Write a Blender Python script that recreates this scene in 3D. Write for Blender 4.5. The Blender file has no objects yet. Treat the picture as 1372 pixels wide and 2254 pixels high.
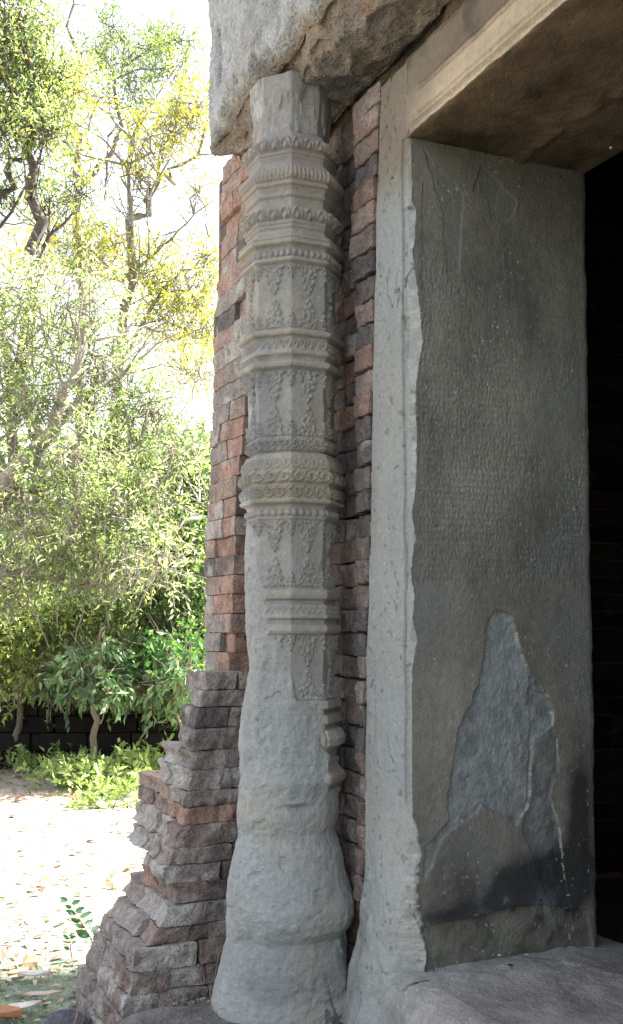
import bpy, math, random
import numpy as np
from math import radians as RAD, cos, sin, pi
random.seed(7); rng = np.random.default_rng(11)

# ------------------------------------------------------------------ camera, world, sun, exposure
sc = bpy.context.scene
FPX = 2411.0; CXP = 686.0; CYP = 1232.5; PITCH = RAD(3.5); A = RAD(23.7)
CAM = np.array([2.357, -1.300, 0.80])
Fh = np.array([-cos(A), sin(A), 0.0]); Rr = np.array([sin(A), cos(A), 0.0])
Fw = Fh*cos(PITCH) + np.array([0, 0, sin(PITCH)])
Up = np.cross(Rr, Fw)
cd = bpy.data.cameras.new('camera'); cam = bpy.data.objects.new('camera', cd); sc.collection.objects.link(cam)
cd.sensor_fit = 'VERTICAL'; cd.sensor_height = 36.0; cd.lens = FPX/2254*36
cd.shift_y = (CYP-1127)/2254; cd.clip_start = 0.02; cd.clip_end = 2000
import mathutils
M = mathutils.Matrix(((Rr[0], Up[0], -Fw[0]), (Rr[1], Up[1], -Fw[1]), (Rr[2], Up[2], -Fw[2])))
cam.rotation_euler = M.to_euler(); cam.location = CAM
sc.camera = cam
w = bpy.data.worlds.new('World'); sc.world = w; w.use_nodes = True
nt = w.node_tree; bg = nt.nodes['Background']
sky = nt.nodes.new('ShaderNodeTexSky'); sky.sky_type = 'NISHITA'; sky.sun_disc = False
SUN = np.array([0.12, 1.0, 0.0]); SUN /= np.linalg.norm(SUN); EL = RAD(57)
SUNV = np.array([SUN[0]*cos(EL), SUN[1]*cos(EL), sin(EL)])
sky.sun_elevation = EL; sky.sun_rotation = math.atan2(SUN[0], SUN[1])
sky.air_density = 1.0; sky.dust_density = 3.0; sky.ozone_density = 1.0
hs = nt.nodes.new('ShaderNodeHueSaturation'); hs.inputs['Saturation'].default_value = .45   # thin white haze over the blue
nt.links.new(sky.outputs[0], hs.inputs['Color']); nt.links.new(hs.outputs[0], bg.inputs[0]); bg.inputs[1].default_value = 0.12
sl = bpy.data.lights.new('sun', 'SUN'); sl.energy = 5.0; sl.angle = RAD(0.5); sl.color = (1, 0.95, 0.86)
so = bpy.data.objects.new('sun', sl); sc.collection.objects.link(so)
so.rotation_euler = mathutils.Vector(SUNV).to_track_quat('Z', 'Y').to_euler(); so.location = (0, 0, 12)
sc.view_settings.view_transform = 'Standard'; sc.view_settings.look = 'None'
sc.view_settings.exposure = 2.35; sc.view_settings.gamma = 1.0

# ------------------------------------------------------------------ measuring helpers (photo pixel -> metres on a known plane)
def ray(px, py): return Fw + (px-CXP)/FPX*Rr - (py-CYP)/FPX*Up
def onY(px, py, y): r = ray(px, py); return CAM + r*(y-CAM[1])/r[1]
def onX(px, py, x): r = ray(px, py); return CAM + r*(x-CAM[0])/r[0]
def onZ(px, py, z): r = ray(px, py); return CAM + r*(z-CAM[2])/r[2]
def atD(px, py, d): return CAM + ray(px, py)*d
def zat(x, y, py):
    d = np.array([x-CAM[0], y-CAM[1], 0.0]); k = -(py-CYP)/FPX
    # (d+z)·Up = k (d+z)·Fw
    return CAM[2] + (k*d.dot(Fw) - d.dot(Up))/(Up[2]-k*Fw[2])

# ------------------------------------------------------------------ numpy noise
_perm = np.random.default_rng(3).permutation(256); _perm = np.concatenate([_perm, _perm, _perm])
_g = np.random.default_rng(5).normal(size=(256, 3)); _g /= np.linalg.norm(_g, axis=1)[:, None]
def pn(P):
    P = np.asarray(P, float); i = np.floor(P).astype(int); f = P-i; i &= 255
    u = f*f*f*(f*(f*6-15)+10); out = 0
    for dx in (0, 1):
        for dy in (0, 1):
            for dz in (0, 1):
                h = _perm[_perm[_perm[(i[:, 0]+dx) & 255]+((i[:, 1]+dy) & 255)]+((i[:, 2]+dz) & 255)] & 255
                g = _g[h]
                d = g[:, 0]*(f[:, 0]-dx)+g[:, 1]*(f[:, 1]-dy)+g[:, 2]*(f[:, 2]-dz)
                wt = (u[:, 0] if dx else 1-u[:, 0])*(u[:, 1] if dy else 1-u[:, 1])*(u[:, 2] if dz else 1-u[:, 2])
                out = out+d*wt
    return out*2.3
def fbm(P, s, o=3, seed=0.0, st=(1, 1, 1)):
    P = np.asarray(P)*np.array(st)*s + seed*17.31+3.7; r = 0; a = 1.0; t = 0
    for k in range(o): r = r+a*pn(P*2**k+k*9.1); t += a; a *= .5
    return r/t
def sst(x, a, b): t = np.clip((x-a)/(b-a), 0, 1); return t*t*(3-2*t)

# ------------------------------------------------------------------ object helpers
def link(o, parent=None):
    sc.collection.objects.link(o)
    if parent is not None: o.parent = parent
    return o
def tag(o, label=None, cat=None, group=None, kind=None):
    if label: o['label'] = label
    if cat: o['category'] = cat
    if group: o['group'] = group
    if kind: o['kind'] = kind
    return o
def empty(name, loc=(0, 0, 0)):
    o = bpy.data.objects.new(name, None); o.location = loc; o.empty_display_size = .1
    sc.collection.objects.link(o); return o
def mesh_np(name, V, Q, mat, parent=None, col=None, smooth=True):
    """V (n,3) world coordinates, Q (m,4) or (m,3) faces"""
    V = np.asarray(V, np.float32); Q = np.asarray(Q, np.int32)
    if parent is not None: V = V-np.array(parent.location, np.float32)
    me = bpy.data.meshes.new(name); k = Q.shape[1]
    me.vertices.add(len(V)); me.vertices.foreach_set('co', V.ravel())
    me.loops.add(Q.size); me.loops.foreach_set('vertex_index', Q.ravel())
    me.polygons.add(len(Q)); me.polygons.foreach_set('loop_start', np.arange(0, Q.size, k, dtype=np.int32))
    me.polygons.foreach_set('loop_total', np.full(len(Q), k, np.int32))
    me.polygons.foreach_set('use_smooth', np.full(len(Q), smooth))
    if col is not None:
        a = me.color_attributes.new('Col', 'FLOAT_COLOR', 'POINT')
        c = np.ones((len(V), 4), np.float32); c[:, :3] = np.clip(col, 0.003, .9); a.data.foreach_set('color', c.ravel())
    me.update(calc_edges=True); me.validate()
    me.materials.append(mat)
    return link(bpy.data.objects.new(name, me), parent)
def gridq(nu, nv, off=0, wrap=False):
    i = np.arange(nu if wrap else nu-1)[:, None]; j = np.arange(nv-1)[None, :]; i2 = (i+1) % nu
    return np.stack([i*nv+j, i2*nv+j, i2*nv+j+1, i*nv+j+1], -1).reshape(-1, 4)+off
class Acc:
    def __init__(s): s.V = []; s.Q = []; s.C = []; s.n = 0
    def add(s, V, Q, C):
        s.V.append(V); s.Q.append(np.asarray(Q)+s.n); C = np.asarray(C, float)
        s.C.append(np.broadcast_to(C, (len(V), 3)) if C.ndim == 1 else C); s.n += len(V)
    def build(s, name, mat, parent=None, smooth=True):
        return mesh_np(name, np.concatenate(s.V), np.concatenate(s.Q), mat, parent, np.concatenate(s.C), smooth)

# ------------------------------------------------------------------ materials
def mat_stone(name, bump=(.9, .006), scales=(45, 220), var=.35, rough=.92, tint=None, spec=.25, streak=False):
    m = bpy.data.materials.new(name); m.use_nodes = True; n = m.node_tree; L = n.links.new
    b = n.nodes['Principled BSDF']; b.inputs['Roughness'].default_value = rough; b.inputs['Specular IOR Level'].default_value = spec
    tc = n.nodes.new('ShaderNodeTexCoord')
    at = n.nodes.new('ShaderNodeAttribute'); at.attribute_name = 'Col'
    n1 = n.nodes.new('ShaderNodeTexNoise'); n1.inputs['Scale'].default_value = scales[0]; n1.inputs['Detail'].default_value = 6; n1.inputs['Roughness'].default_value = .65
    n2 = n.nodes.new('ShaderNodeTexNoise'); n2.inputs['Scale'].default_value = scales[1]; n2.inputs['Detail'].default_value = 4
    n3 = n.nodes.new('ShaderNodeTexVoronoi'); n3.inputs['Scale'].default_value = scales[0]*1.7
    mp = n.nodes.new('ShaderNodeMapping'); mp.inputs['Scale'].default_value = (1, 1, .45 if streak else 1)
    L(tc.outputs['Object'], mp.inputs[0])
    for q in (n1, n2, n3): L(mp.outputs[0], q.inputs['Vector'])
    r = n.nodes.new('ShaderNodeMapRange'); r.inputs[1].default_value = .3; r.inputs[2].default_value = .7
    r.inputs[3].default_value = 1-var; r.inputs[4].default_value = 1+var
    ad = n.nodes.new('ShaderNodeMath'); ad.operation = 'ADD'; L(n1.outputs[0], ad.inputs[0]); L(n2.outputs[0], ad.inputs[1])
    hf = n.nodes.new('ShaderNodeMath'); hf.operation = 'MULTIPLY'; hf.inputs[1].default_value = .5; L(ad.outputs[0], hf.inputs[0]); L(hf.outputs[0], r.inputs[0])
    vm = n.nodes.new('ShaderNodeVectorMath'); vm.operation = 'SCALE'; L(at.outputs['Color'], vm.inputs[0]); L(r.outputs[0], vm.inputs['Scale'])
    L(vm.outputs[0], b.inputs['Base Color'])
    bp = n.nodes.new('ShaderNodeBump'); bp.inputs['Strength'].default_value = bump[0]; bp.inputs['Distance'].default_value = bump[1]
    h = n.nodes.new('ShaderNodeMath'); h.operation = 'MULTIPLY_ADD'; L(n3.outputs[0], h.inputs[0]); h.inputs[1].default_value = .35; L(ad.outputs[0], h.inputs[2])
    L(h.outputs[0], bp.inputs['Height']); L(bp.outputs[0], b.inputs['Normal'])
    return m
def mat_leaf(name, trans=.55, rough=.45, tcol=(2.6, 2.3, .45)):
    m = bpy.data.materials.new(name); m.use_nodes = True; n = m.node_tree; L = n.links.new
    out = n.nodes['Material Output']; b = n.nodes['Principled BSDF']; b.inputs['Roughness'].default_value = rough
    b.inputs['Specular IOR Level'].default_value = .5
    at = n.nodes.new('ShaderNodeAttribute'); at.attribute_name = 'Col'; L(at.outputs['Color'], b.inputs['Base Color'])
    t = n.nodes.new('ShaderNodeBsdfTranslucent')
    vm = n.nodes.new('ShaderNodeVectorMath'); vm.operation = 'MULTIPLY'; vm.inputs[1].default_value = tcol
    L(at.outputs['Color'], vm.inputs[0]); L(vm.outputs[0], t.inputs[0])
    mx = n.nodes.new('ShaderNodeMixShader'); mx.inputs[0].default_value = trans
    L(b.outputs[0], mx.inputs[1]); L(t.outputs[0], mx.inputs[2]); L(mx.outputs[0], out.inputs['Surface'])
    return m
def mat_brickwall(name, dark=1.0):
    m = bpy.data.materials.new(name); m.use_nodes = True; n = m.node_tree; L = n.links.new
    b = n.nodes['Principled BSDF']; b.inputs['Roughness'].default_value = .93
    tc = n.nodes.new('ShaderNodeTexCoord'); sp = n.nodes.new('ShaderNodeSeparateXYZ'); L(tc.outputs['Object'], sp.inputs[0])
    ad = n.nodes.new('ShaderNodeMath'); L(sp.outputs[0], ad.inputs[0]); L(sp.outputs[1], ad.inputs[1])
    cb = n.nodes.new('ShaderNodeCombineXYZ'); L(ad.outputs[0], cb.inputs[0]); L(sp.outputs[2], cb.inputs[1])
    br = n.nodes.new('ShaderNodeTexBrick'); br.inputs['Scale'].default_value = 1; br.inputs['Brick Width'].default_value = .21; br.inputs['Row Height'].default_value = .064
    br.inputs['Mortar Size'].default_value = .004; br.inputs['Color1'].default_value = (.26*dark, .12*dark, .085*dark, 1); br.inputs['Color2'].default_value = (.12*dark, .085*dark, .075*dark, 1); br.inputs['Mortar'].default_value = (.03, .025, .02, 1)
    L(cb.outputs[0], br.inputs['Vector'])
    nz = n.nodes.new('ShaderNodeTexNoise'); nz.inputs['Scale'].default_value = 5; nz.inputs['Detail'].default_value = 8; L(tc.outputs['Object'], nz.inputs['Vector'])
    mx = n.nodes.new('ShaderNodeMix'); mx.data_type = 'RGBA'; mx.blend_type = 'MULTIPLY'; mx.inputs[0].default_value = .7
    L(br.outputs[0], mx.inputs[6]); L(nz.outputs[0], mx.inputs[7]); L(mx.outputs[2], b.inputs['Base Color'])
    bp = n.nodes.new('ShaderNodeBump'); bp.inputs['Distance'].default_value = .01; L(nz.outputs[0], bp.inputs['Height']); L(bp.outputs[0], b.inputs['Normal'])
    return m
M_sand = mat_stone('weathered_sandstone', streak=True)
M_sandf = mat_stone('fine_sandstone', bump=(.9, .0035), scales=(55, 240), var=.24, streak=False)
M_brick = mat_stone('old_brick', bump=(1., .008), scales=(38, 160), var=.6, rough=.95)
M_rock = mat_stone('rough_rock', bump=(1., .012), scales=(22, 110), var=.55)
M_bark = mat_stone('bark', bump=(.8, .02), scales=(18, 80), var=.4, rough=.9)
M_ground = mat_stone('leaf_littered_soil', bump=(.8, .02), scales=(9, 45), var=.5)
M_leaf = mat_leaf('leaf_green', rough=.28, tcol=(2.2, 2.3, 1.3)); M_leafy = mat_leaf('leaf_yellow', tcol=(2.7, 2.4, .5)); M_leafd = mat_leaf('leaf_glossy', trans=.35, rough=.3, tcol=(1.3, 1.7, .5))
M_dry = mat_leaf('leaf_dry', trans=.2, rough=.7, tcol=(1.2, 1, .8))
M_wall = mat_brickwall('tower_masonry'); M_in = mat_brickwall('inner_masonry', .3)  # inner copy is darkened: the room's shade is put into its colour

# ------------------------------------------------------------------ rounded, worn block
def rblock(lo, hi, r=.008, res=.009, amp=.003, low=.004, lows=9, seed=0, push=None):
    lo = np.array(lo, float); hi = np.array(hi, float); sz = hi-lo; r = min(r, sz.min()*.45)
    Vs = []; Qs = []; Ns = []; off = 0
    for ax in range(3):
        a, b = [(1, 2), (2, 0), (0, 1)][ax]
        na = max(3, min(90, int(sz[a]/res)+1)); nb = max(3, min(90, int(sz[b]/res)+1))
        u = lo[a]+sz[a]*np.linspace(0, 1, na); v = lo[b]+sz[b]*np.linspace(0, 1, nb)
        for side in (0, 1):
            U, V = np.meshgrid(u, v, indexing='ij'); P = np.zeros((na*nb, 3)); P[:, a] = U.ravel(); P[:, b] = V.ravel(); P[:, ax] = hi[ax] if side else lo[ax]
            inner = np.clip(P, lo+r, hi-r); d = P-inner; l = np.linalg.norm(d, axis=1)[:, None]; nn = d/np.maximum(l, 1e-9)
            P = inner+nn*r; q = gridq(na, nb, off); q = q if side else q[:, ::-1]
            Vs.append(P); Ns.append(nn); Qs.append(q); off += na*nb
    V = np.concatenate(Vs); N = np.concatenate(Ns)
    d = 0
    if amp: d = d+amp*fbm(V, 45, 2, seed)
    if low: d = d+low*fbm(V, lows, 3, seed+2)
    if np.ndim(d): V = V+N*d[:, None]
    return V, np.concatenate(Qs), N

BR = {'orange': (.37, .205, .145), 'pink': (.35, .24, .195), 'red': (.27, .14, .10), 'dark': (.075, .068, .07), 'grey': (.28, .25, .225),
      'pale': (.42, .38, .34), 'brown': (.22, .16, .13), 'mauve': (.29, .235, .21)}
def brick_cols(V, base, seed, lime=.35, soot=.3):
    base = np.array(base)*.60+np.array([.24, .195, .172])*.40
    c = base[None, :]*(1+.3*fbm(V, 16, 3, seed)[:, None]+.18*fbm(V, 5, 3, 77)[:, None])
    l = sst(.55*fbm(V, 13, 4, seed+5)+.75*fbm(V, 6, 4, 55), .38-lime*.55, .62-lime*.4)*lime*1.7; l = np.clip(l, 0, .85)[:, None]
    c = c*(1-l)+np.array([.40, .375, .34])*l
    s = (sst(.5*fbm(V, 7, 3, seed+9)+.8*fbm(V, 4, 4, 66), .38-soot*.5, .75-soot*.4)*min(1, soot*1.5))[:, None]
    return c*(1-s*.75)+np.array([.06, .057, .055])*s*.75

# ================================================================== SETTING: ground
GZ = -.45
def gh(x, y):
    P = np.stack([x, y, 0*x], -1).reshape(-1, 3)
    b = sst(P[:, 0], -.80, -.55)*sst(P[:, 1], -1.0, -.45)
    return (GZ+.014*fbm(P, 14, 3, 21)*b+.03*fbm(P, .35, 3, 1)+.012*fbm(P, 2.5, 3, 4)+(zat(-.36, -.25, 2242)-GZ)*b).reshape(np.shape(x))
def ground():
    xs = np.concatenate([-np.geomspace(400, 14, 24), np.linspace(-13.5, 3, 230), np.geomspace(3.6, 400, 24)])
    ys = np.concatenate([-np.geomspace(400, 7, 24), np.linspace(-6.5, 8, 200), np.geomspace(8.6, 400, 24)])
    X, Y = np.meshgrid(xs, ys, indexing='ij'); Z = gh(X, Y)
    V = np.stack([X, Y, Z], -1).reshape(-1, 3)
    n = fbm(V, 1.3, 4, 2); n2 = fbm(V, 6, 3, 7)
    c = np.array([.43, .365, .31])*(1+.4*n[:, None]+.35*n2[:, None])
    g = sst(n+.5*n2, .05, .4)[:, None]*.55
    c = c*(1-g)+np.array([.12, .17, .08])*g
    near = (1-sst(V[:, 0], -2.4, -1.7))[:, None]           # darker grey-green soil on the tower side
    moss = np.array([.13, .14, .115])*(1+.6*n2[:, None])
    c = c*near+moss*(1-near)
    ft = (sst(V[:, 0], -.85, -.6)*sst(V[:, 1], -1.2, -.6))[:, None]; c = c*(1-ft)+np.array([.12, .11, .10])*(1+.7*n2[:, None])*ft
    o = mesh_np('ground', V, gridq(len(xs), len(ys)), M_ground, None, c); tag(o, kind='structure')
ground()

# ================================================================== TOWER
tower = empty('brick_tower', (-.2, 2, GZ))
tag(tower, 'ruined brick temple tower with worn stepped plinth and dark doorway', 'tower')
def core(boxes, name, mat, parent=tower):
    a = Acc()
    for lo, hi in boxes:
        lo = np.array(lo, float); hi = np.array(hi, float)
        V = np.array([[(lo, hi)[i][0], (lo, hi)[j][1], (lo, hi)[k][2]] for i in (0, 1) for j in (0, 1) for k in (0, 1)])
        Q = [[0, 1, 3, 2], [4, 6, 7, 5], [0, 4, 5, 1], [2, 3, 7, 6], [0, 2, 6, 4], [1, 5, 7, 3]]
        a.add(V, Q, (.1, .08, .07))
    return a.build(name, mat, parent, False)
TX0, TX1 = -1.20, 2.55
core([((TX0, .07, -.6), (-.30, .62, 2.9)), ((1.40, .07, -.6), (TX1, .62, 2.9)), ((-.30, .16, 2.235), (1.40, .62, 2.9)),
      ((TX0, .62, -.6), (-.95, 4, 2.9)), ((2.1, .62, -.6), (TX1, 4, 2.9)), ((-.95, 3.5, -.6), (2.1, 4, 2.9)),
      ((TX0, .07, 2.9), (TX1, 4, 7.6)), ((TX0+.3, .5, 7.6), (TX1-.3, 3.6, 8.8))], 'wall', M_wall)
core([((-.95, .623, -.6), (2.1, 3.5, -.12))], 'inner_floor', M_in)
# inner wall faces are brick; loose bricks beyond the jamb, the room's darkness painted into their colour
ia = Acc()
z = -.1; k = 0
while z < 2.6:
    h = .064; y = .66+.05*(k % 2)
    while y < 2.3:
        L = random.uniform(.16, .24)
        V, Q, N = rblock((-.97, y, z), (-.93+random.uniform(-.008, .012), y+L-.006, z+h-.005), .006, .03, .002, 0, seed=k)
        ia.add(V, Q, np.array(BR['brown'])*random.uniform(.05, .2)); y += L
    z += h; k += 1
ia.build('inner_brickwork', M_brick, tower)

def course(acc, xl, xc, yf, yb, z0, z1, seed, cols, lime, soot, side_cols=None, res=.009, worn=1., jit=.0045):
    r = random.Random(seed); g = .0005
    hz = z1-z0
    def brick(lo, hi, cs, outer='front', corner=False):
        j = [r.uniform(-jit, jit) for _ in range(2)]
        lo = list(lo); hi = list(hi)
        if outer == 'front': lo[1] += j[0]
        else: hi[0] += j[0]
        V, Q, N = rblock(lo, hi, .003*worn, res, .0012*worn, .0008, 14, r.uniform(0, 50))
        f_ = worn*(.012*fbm(V, 5.0, 3, 3)+.007*fbm(V, 16, 3, 5)+.0025*fbm(V, 60, 2, 6)); back = r.random() < .07; f_ = f_+(.018 if back else 0)*(-1)
        V = V.copy(); V[:, 1] -= f_ if (outer == 'front') else 0
        if outer != 'front' or corner: V[:, 0] += f_
        tilt = r.uniform(-.006, .006); cxx = (lo[0]+hi[0])/2; V = V.copy(); V[:, 2] += (V[:, 0]-cxx)*tilt
        acc.add(V, Q, brick_cols(V, BR[r.choice(cs)], r.uniform(0, 90), lime*r.uniform(.2, 1.5), soot*r.uniform(0, 1.7)))
    # corner
    Lc = r.choice((.12, .19)); dy = .20 if Lc < .15 else .11
    brick((xc-Lc+g, yf, z0+g), (xc, min(yb, yf+dy)-g, z1-g), (side_cols or cols), 'front', True)
    y = yf+dy
    while y < yb-.02:
        L = r.uniform(.11, .2); L = L if y+L < yb-.05 else yb-y
        brick((xc-.12, y+g, z0+g), (xc, y+L-g, z1-g), side_cols or cols, 'side'); y += L
    x = xc-Lc
    while x > xl+.02:
        L = r.uniform(.12, .22); L = L if x-L > xl+.06 else x-xl
        brick((x-L+g, yf, z0+g), (x-g, yf+.13, z1-g), cols); x -= L
YF = -.128
pil = Acc()
T = np.array([[200, 494, 560], [330, 491, 560], [480, 487, 558], [560, 484, 552], [600, 477, 548], [640, 474, 548], [750, 470, 545], [900, 465, 535], [1000, 462, 528], [1100, 458, 518], [1250, 452, 512], [1450, 447, 506], [1500, 445, 500]])
ztop = 2.34; zb = zat(-.95, YF, 1480); zs = np.arange(zb, ztop, .0625)
def row_at(z):  # photo row of this height at the pilaster corner
    lo, hi = 0, 2254
    for _ in range(30):
        m = (lo+hi)/2
        if zat(-.93, YF, m) > z: lo = m
        else: hi = m
    return lo
for k, z in enumerate(zs):
    py = row_at(z+.03)
    xl = onY(np.interp(py, T[:, 0], T[:, 1]), py, YF)[0]; xc = onY(np.interp(py, T[:, 0], T[:, 2]), py, YF)[0]
    if py > 1120: cs = ('dark', 'grey', 'pink', 'dark', 'pale', 'mauve'); sc_ = ('orange', 'orange', 'pink', 'pale'); li, so_ = .35, .4
    elif py > 880: cs = ('pink', 'brown', 'grey', 'pink'); sc_ = ('orange', 'pink'); li, so_ = .5, .5
    elif py > 700: cs = ('pink', 'pale', 'grey', 'pink'); sc_ = cs; li, so_ = .6, .15
    elif py > 560: cs = ('pink', 'dark', 'orange', 'grey'); sc_ = cs; li, so_ = .35, .45
    else: cs = ('orange', 'pink', 'orange', 'pink'); sc_ = cs; li, so_ = .2, .05
    course(pil, xl, xc, YF, .06, z, z+.0625, 100+k, cs, li, so_, sc_)
pil.build('pilaster', M_brick, tower)
core([((-1.18, YF+.03, zb), (-.98, .09, ztop))], 'pilaster_core', M_wall)
# stepped plinth: (row top, row bottom, corner column, left silhouette column)
PL = [(1480, 1520, 452, 441), (1520, 1557, 447, 437), (1557, 1602, 431, 402), (1602, 1652, 417, 392), (1652, 1694, 424, 366), (1694, 1742, 413, 346),
      (1742, 1778, 405, 305), (1778, 1816, 407, 306), (1816, 1866, 388, 291), (1866, 1906, 376, 286), (1906, 1950, 350, 306), (1950, 1992, 388, 318),
      (1992, 2042, 362, 272), (2042, 2086, 318, 240), (2086, 2142, 294, 217), (2142, 2192, 292, 205), (2192, 2240, 268, 182), (2240, 2300, 262, 172), (2300, 2380, 250, 160)]
plin = Acc()
for k, (pa, pb, pc, pl) in enumerate(PL):
    t = (pa-1480)/800; xs_ = -.92+.11*min(1, t*1.2); pm = (pa+pb)/2
    P = onX(pc, pm, xs_); yf = P[1]; z1 = zat(xs_, yf, pa); z0 = zat(xs_, yf, pb)
    if k == 0: zprev = z1
    z1 = zprev; zprev = z0
    xl = onY(pl, pm, yf)[0]
    if k in (6, 7, 10): cs = ('pink', 'brown', 'mauve'); 
    elif k in (11,): cs = ('orange', 'orange')
    else: cs = ('grey', 'mauve', 'pale', 'pale', 'mauve', 'grey')
    side = ('orange', 'brown', 'dark') if k in (7, 11) else (('mauve', 'dark', 'grey') if k < 6 else ('brown', 'mauve', 'grey'))
    n0 = len(plin.V)
    course(plin, xl, xs_, yf, .05, z0, z1, 300+k*3, cs, .55 if k not in (7, 11) else .1, .3, side, res=.0075, worn=1.5, jit=.006)
    def ny(j):
        q = PL[max(0, min(len(PL)-1, j))]; return onX(q[2], (q[0]+q[1])/2, xs_)[1]
    yu = (ny(k-1)+yf)/2-yf; yd = (ny(k+1)+yf)/2-yf; kk = .85 if k in (4, 5, 6, 8, 9, 13) else .45
    for j in range(n0, len(plin.V)):
        V = plin.V[j]; t = (V[:, 2]-z0)/(z1-z0); sh_ = np.where(t > .5, yu*(t-.5)*2, yd*(.5-t)*2)*kk; sh_ = np.where(V[:, 1] < yf+.14, sh_, 0)
        chip = sst(fbm(V, 9, 4, 41), .30, .55)*.016*np.clip(np.abs(t-.5)*2, .2, 1); V = V.copy(); V[:, 1] += sh_+chip*(V[:, 1] < yf+.06); V[:, 0] -= chip*(V[:, 0] > xs_-.06); V[:, 1] += (.006*np.cos(V[:, 2]*2*pi/.055)*(V[:, 1] < yf+.06)*(V[:, 0] < xs_-.02) if k in (4, 5, 6, 8, 9, 12, 13) else 0); V[:, 2] += .006*fbm(V*[1, 1, .0]+[0, 0, z1], 6, 2, 71); plin.V[j] = V
    a, b = (xl+.03, yf+.05, z0), (xs_-.03, .1, z1)
    V, Q, N = rblock(a, b, .001, .05, 0, 0); plin.add(V, Q, (.06, .05, .045))
plin.build('plinth', M_brick, tower)
# bricks between colonnette and door frame, and recessed wall behind the colonnette
st = Acc(); z = -.42; k = 0
FE_PY = np.array([240, 400, 600, 800, 1000, 1200, 1400, 1600, 1700, 1800, 1950, 2050, 2110, 2254]); FE_PX = np.array([833, 828, 822, 817, 813, 808, 803, 797, 795, 798, 800, 796, 788, 782])
FE_Z = np.array([zat(-.212, 0, p) for p in FE_PY]); FE_X = np.array([onY(a, b, 0)[0] for a, b in zip(FE_PX, FE_PY)])
def frame_edge(z): return float(min(np.interp(z, FE_Z[::-1], FE_X[::-1]), np.interp(z+.07, FE_Z[::-1], FE_X[::-1])))
while z < 2.24:
    py = row_at(z); r = random.Random(900+k); h = .064 if z > .2 else .07
    up = z > 1.3
    c1 = r.choice(('orange', 'red', 'pink', 'pink', 'dark') if up else (('dark', 'mauve', 'brown', 'dark') if z > .35 else ('pink', 'mauve', 'brown')))
    c2 = r.choice(('red', 'brown', 'brown', 'dark') if up else ('dark', 'brown', 'mauve'))
    for (xa, xb, yy, cc) in ((-.318+r.uniform(-.01, .006), frame_edge(z)-.004, .004+r.uniform(-.009, .008), c1), (-.45, -.325, .03+r.uniform(-.009, .009), c2), (-.62, -.455, .028+r.uniform(-.008, .008), c2), (-.80, -.625, .03, c2)):
        j = r.uniform(-.004, .004)
        V, Q, N = rblock((xa, yy, z+.0015+j), (xb, .12, z+h-.0015+j), .006, .0075, .003, .007, 15, r.uniform(0, 60))
        tl = r.uniform(-.02, .02); V = V.copy(); V[:, 2] += (V[:, 0]+.3)*tl*.6
        V[:, 1] += .006*fbm(V, 14, 3, 9)
        st.add(V, Q, brick_cols(V, np.array(BR[cc])*.8, r.uniform(0, 90), .22*r.uniform(0, 1.8), .35))
    z += h; k += 1
st.build('brick_strip', M_brick, tower)

# ================================================================== DOOR FRAME
frame = empty('door_frame', (0, .25, 0))
tag(frame, 'massive grey sandstone door frame with engraved inscription and flaked patch', 'door frame')
# glyph raster for the inscription
def glyph_raster(nz, ny, dz, dy, z0, ylo, rows, size_of):
    H = np.zeros((nz, ny)); r = np.random.default_rng(44)
    for zr, ya, yb, amp in rows:
        s = size_of(zr); y = ya
        while y < yb:
            gw = s*r.uniform(.8, 1.5)
            if r.random() < .93:
                strokes = []
                for _ in range(r.integers(2, 5)):
                    kind = r.integers(0, 4); ox = r.uniform(.1, .8); oy = r.uniform(.1, .6)
                    t = np.linspace(0, 1, 14)
                    if kind == 0: X = ox+0*t; Z = t
                    elif kind == 1: a0 = r.uniform(0, 6.3); X = .5+.35*np.cos(a0+t*4.2); Z = .5+.42*np.sin(a0+t*4.2)
                    elif kind == 2: X = ox+.18*np.sin(t*6.3); Z = oy+.35*t
                    else: X = .1+.8*t; Z = (.9 if r.random() < .6 else .1)+.08*np.sin(t*6)
                    strokes.append((X, Z))
                for X, Z in strokes:
                    jj = ((y+X*gw*.85-ylo)/dy).astype(int); ii = ((zr+Z*s-z0)/dz).astype(int)
                    ok = (jj >= 0) & (jj < ny) & (ii >= 0) & (ii < nz); H[ii[ok], jj[ok]] = amp
            y += gw
    return H
def poly_mask(PY, PZ, poly):
    inside = np.zeros(PY.shape, bool); n = len(poly)
    for i in range(n):
        y1, z1 = poly[i]; y2, z2 = poly[(i+1) % n]
        if z1 == z2: continue
        c = ((z1 > PZ) != (z2 > PZ)) & (PY < (y2-y1)*(PZ-z1)/(z2-z1)+y1); inside ^= c
    return inside
def poly_dist(PY, PZ, poly, closed=True):
    d = np.full(PY.shape, 9.); n = len(poly)
    for i in range(n if closed else n-1):
        a = np.array(poly[i]); b = np.array(poly[(i+1) % n]); ab = b-a
        t = np.clip(((PY-a[0])*ab[0]+(PZ-a[1])*ab[1])/(ab@ab+1e-12), 0, 1)
        d = np.minimum(d, np.hypot(PY-a[0]-t*ab[0], PZ-a[1]-t*ab[1]))
    return d
def rv(px, py): p = onX(px, py, 0.0); return (p[1], p[2])   # photo point on the reveal plane
def blur(H, n=1):
    for _ in range(n):
        H = (H+np.roll(H, 1, 0)+np.roll(H, -1, 0)+np.roll(H, 1, 1)+np.roll(H, -1, 1))/5
    return H
FW = .212; RD = .548; ZT = zat(0, 0, 300); ZBOT = -.46
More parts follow.
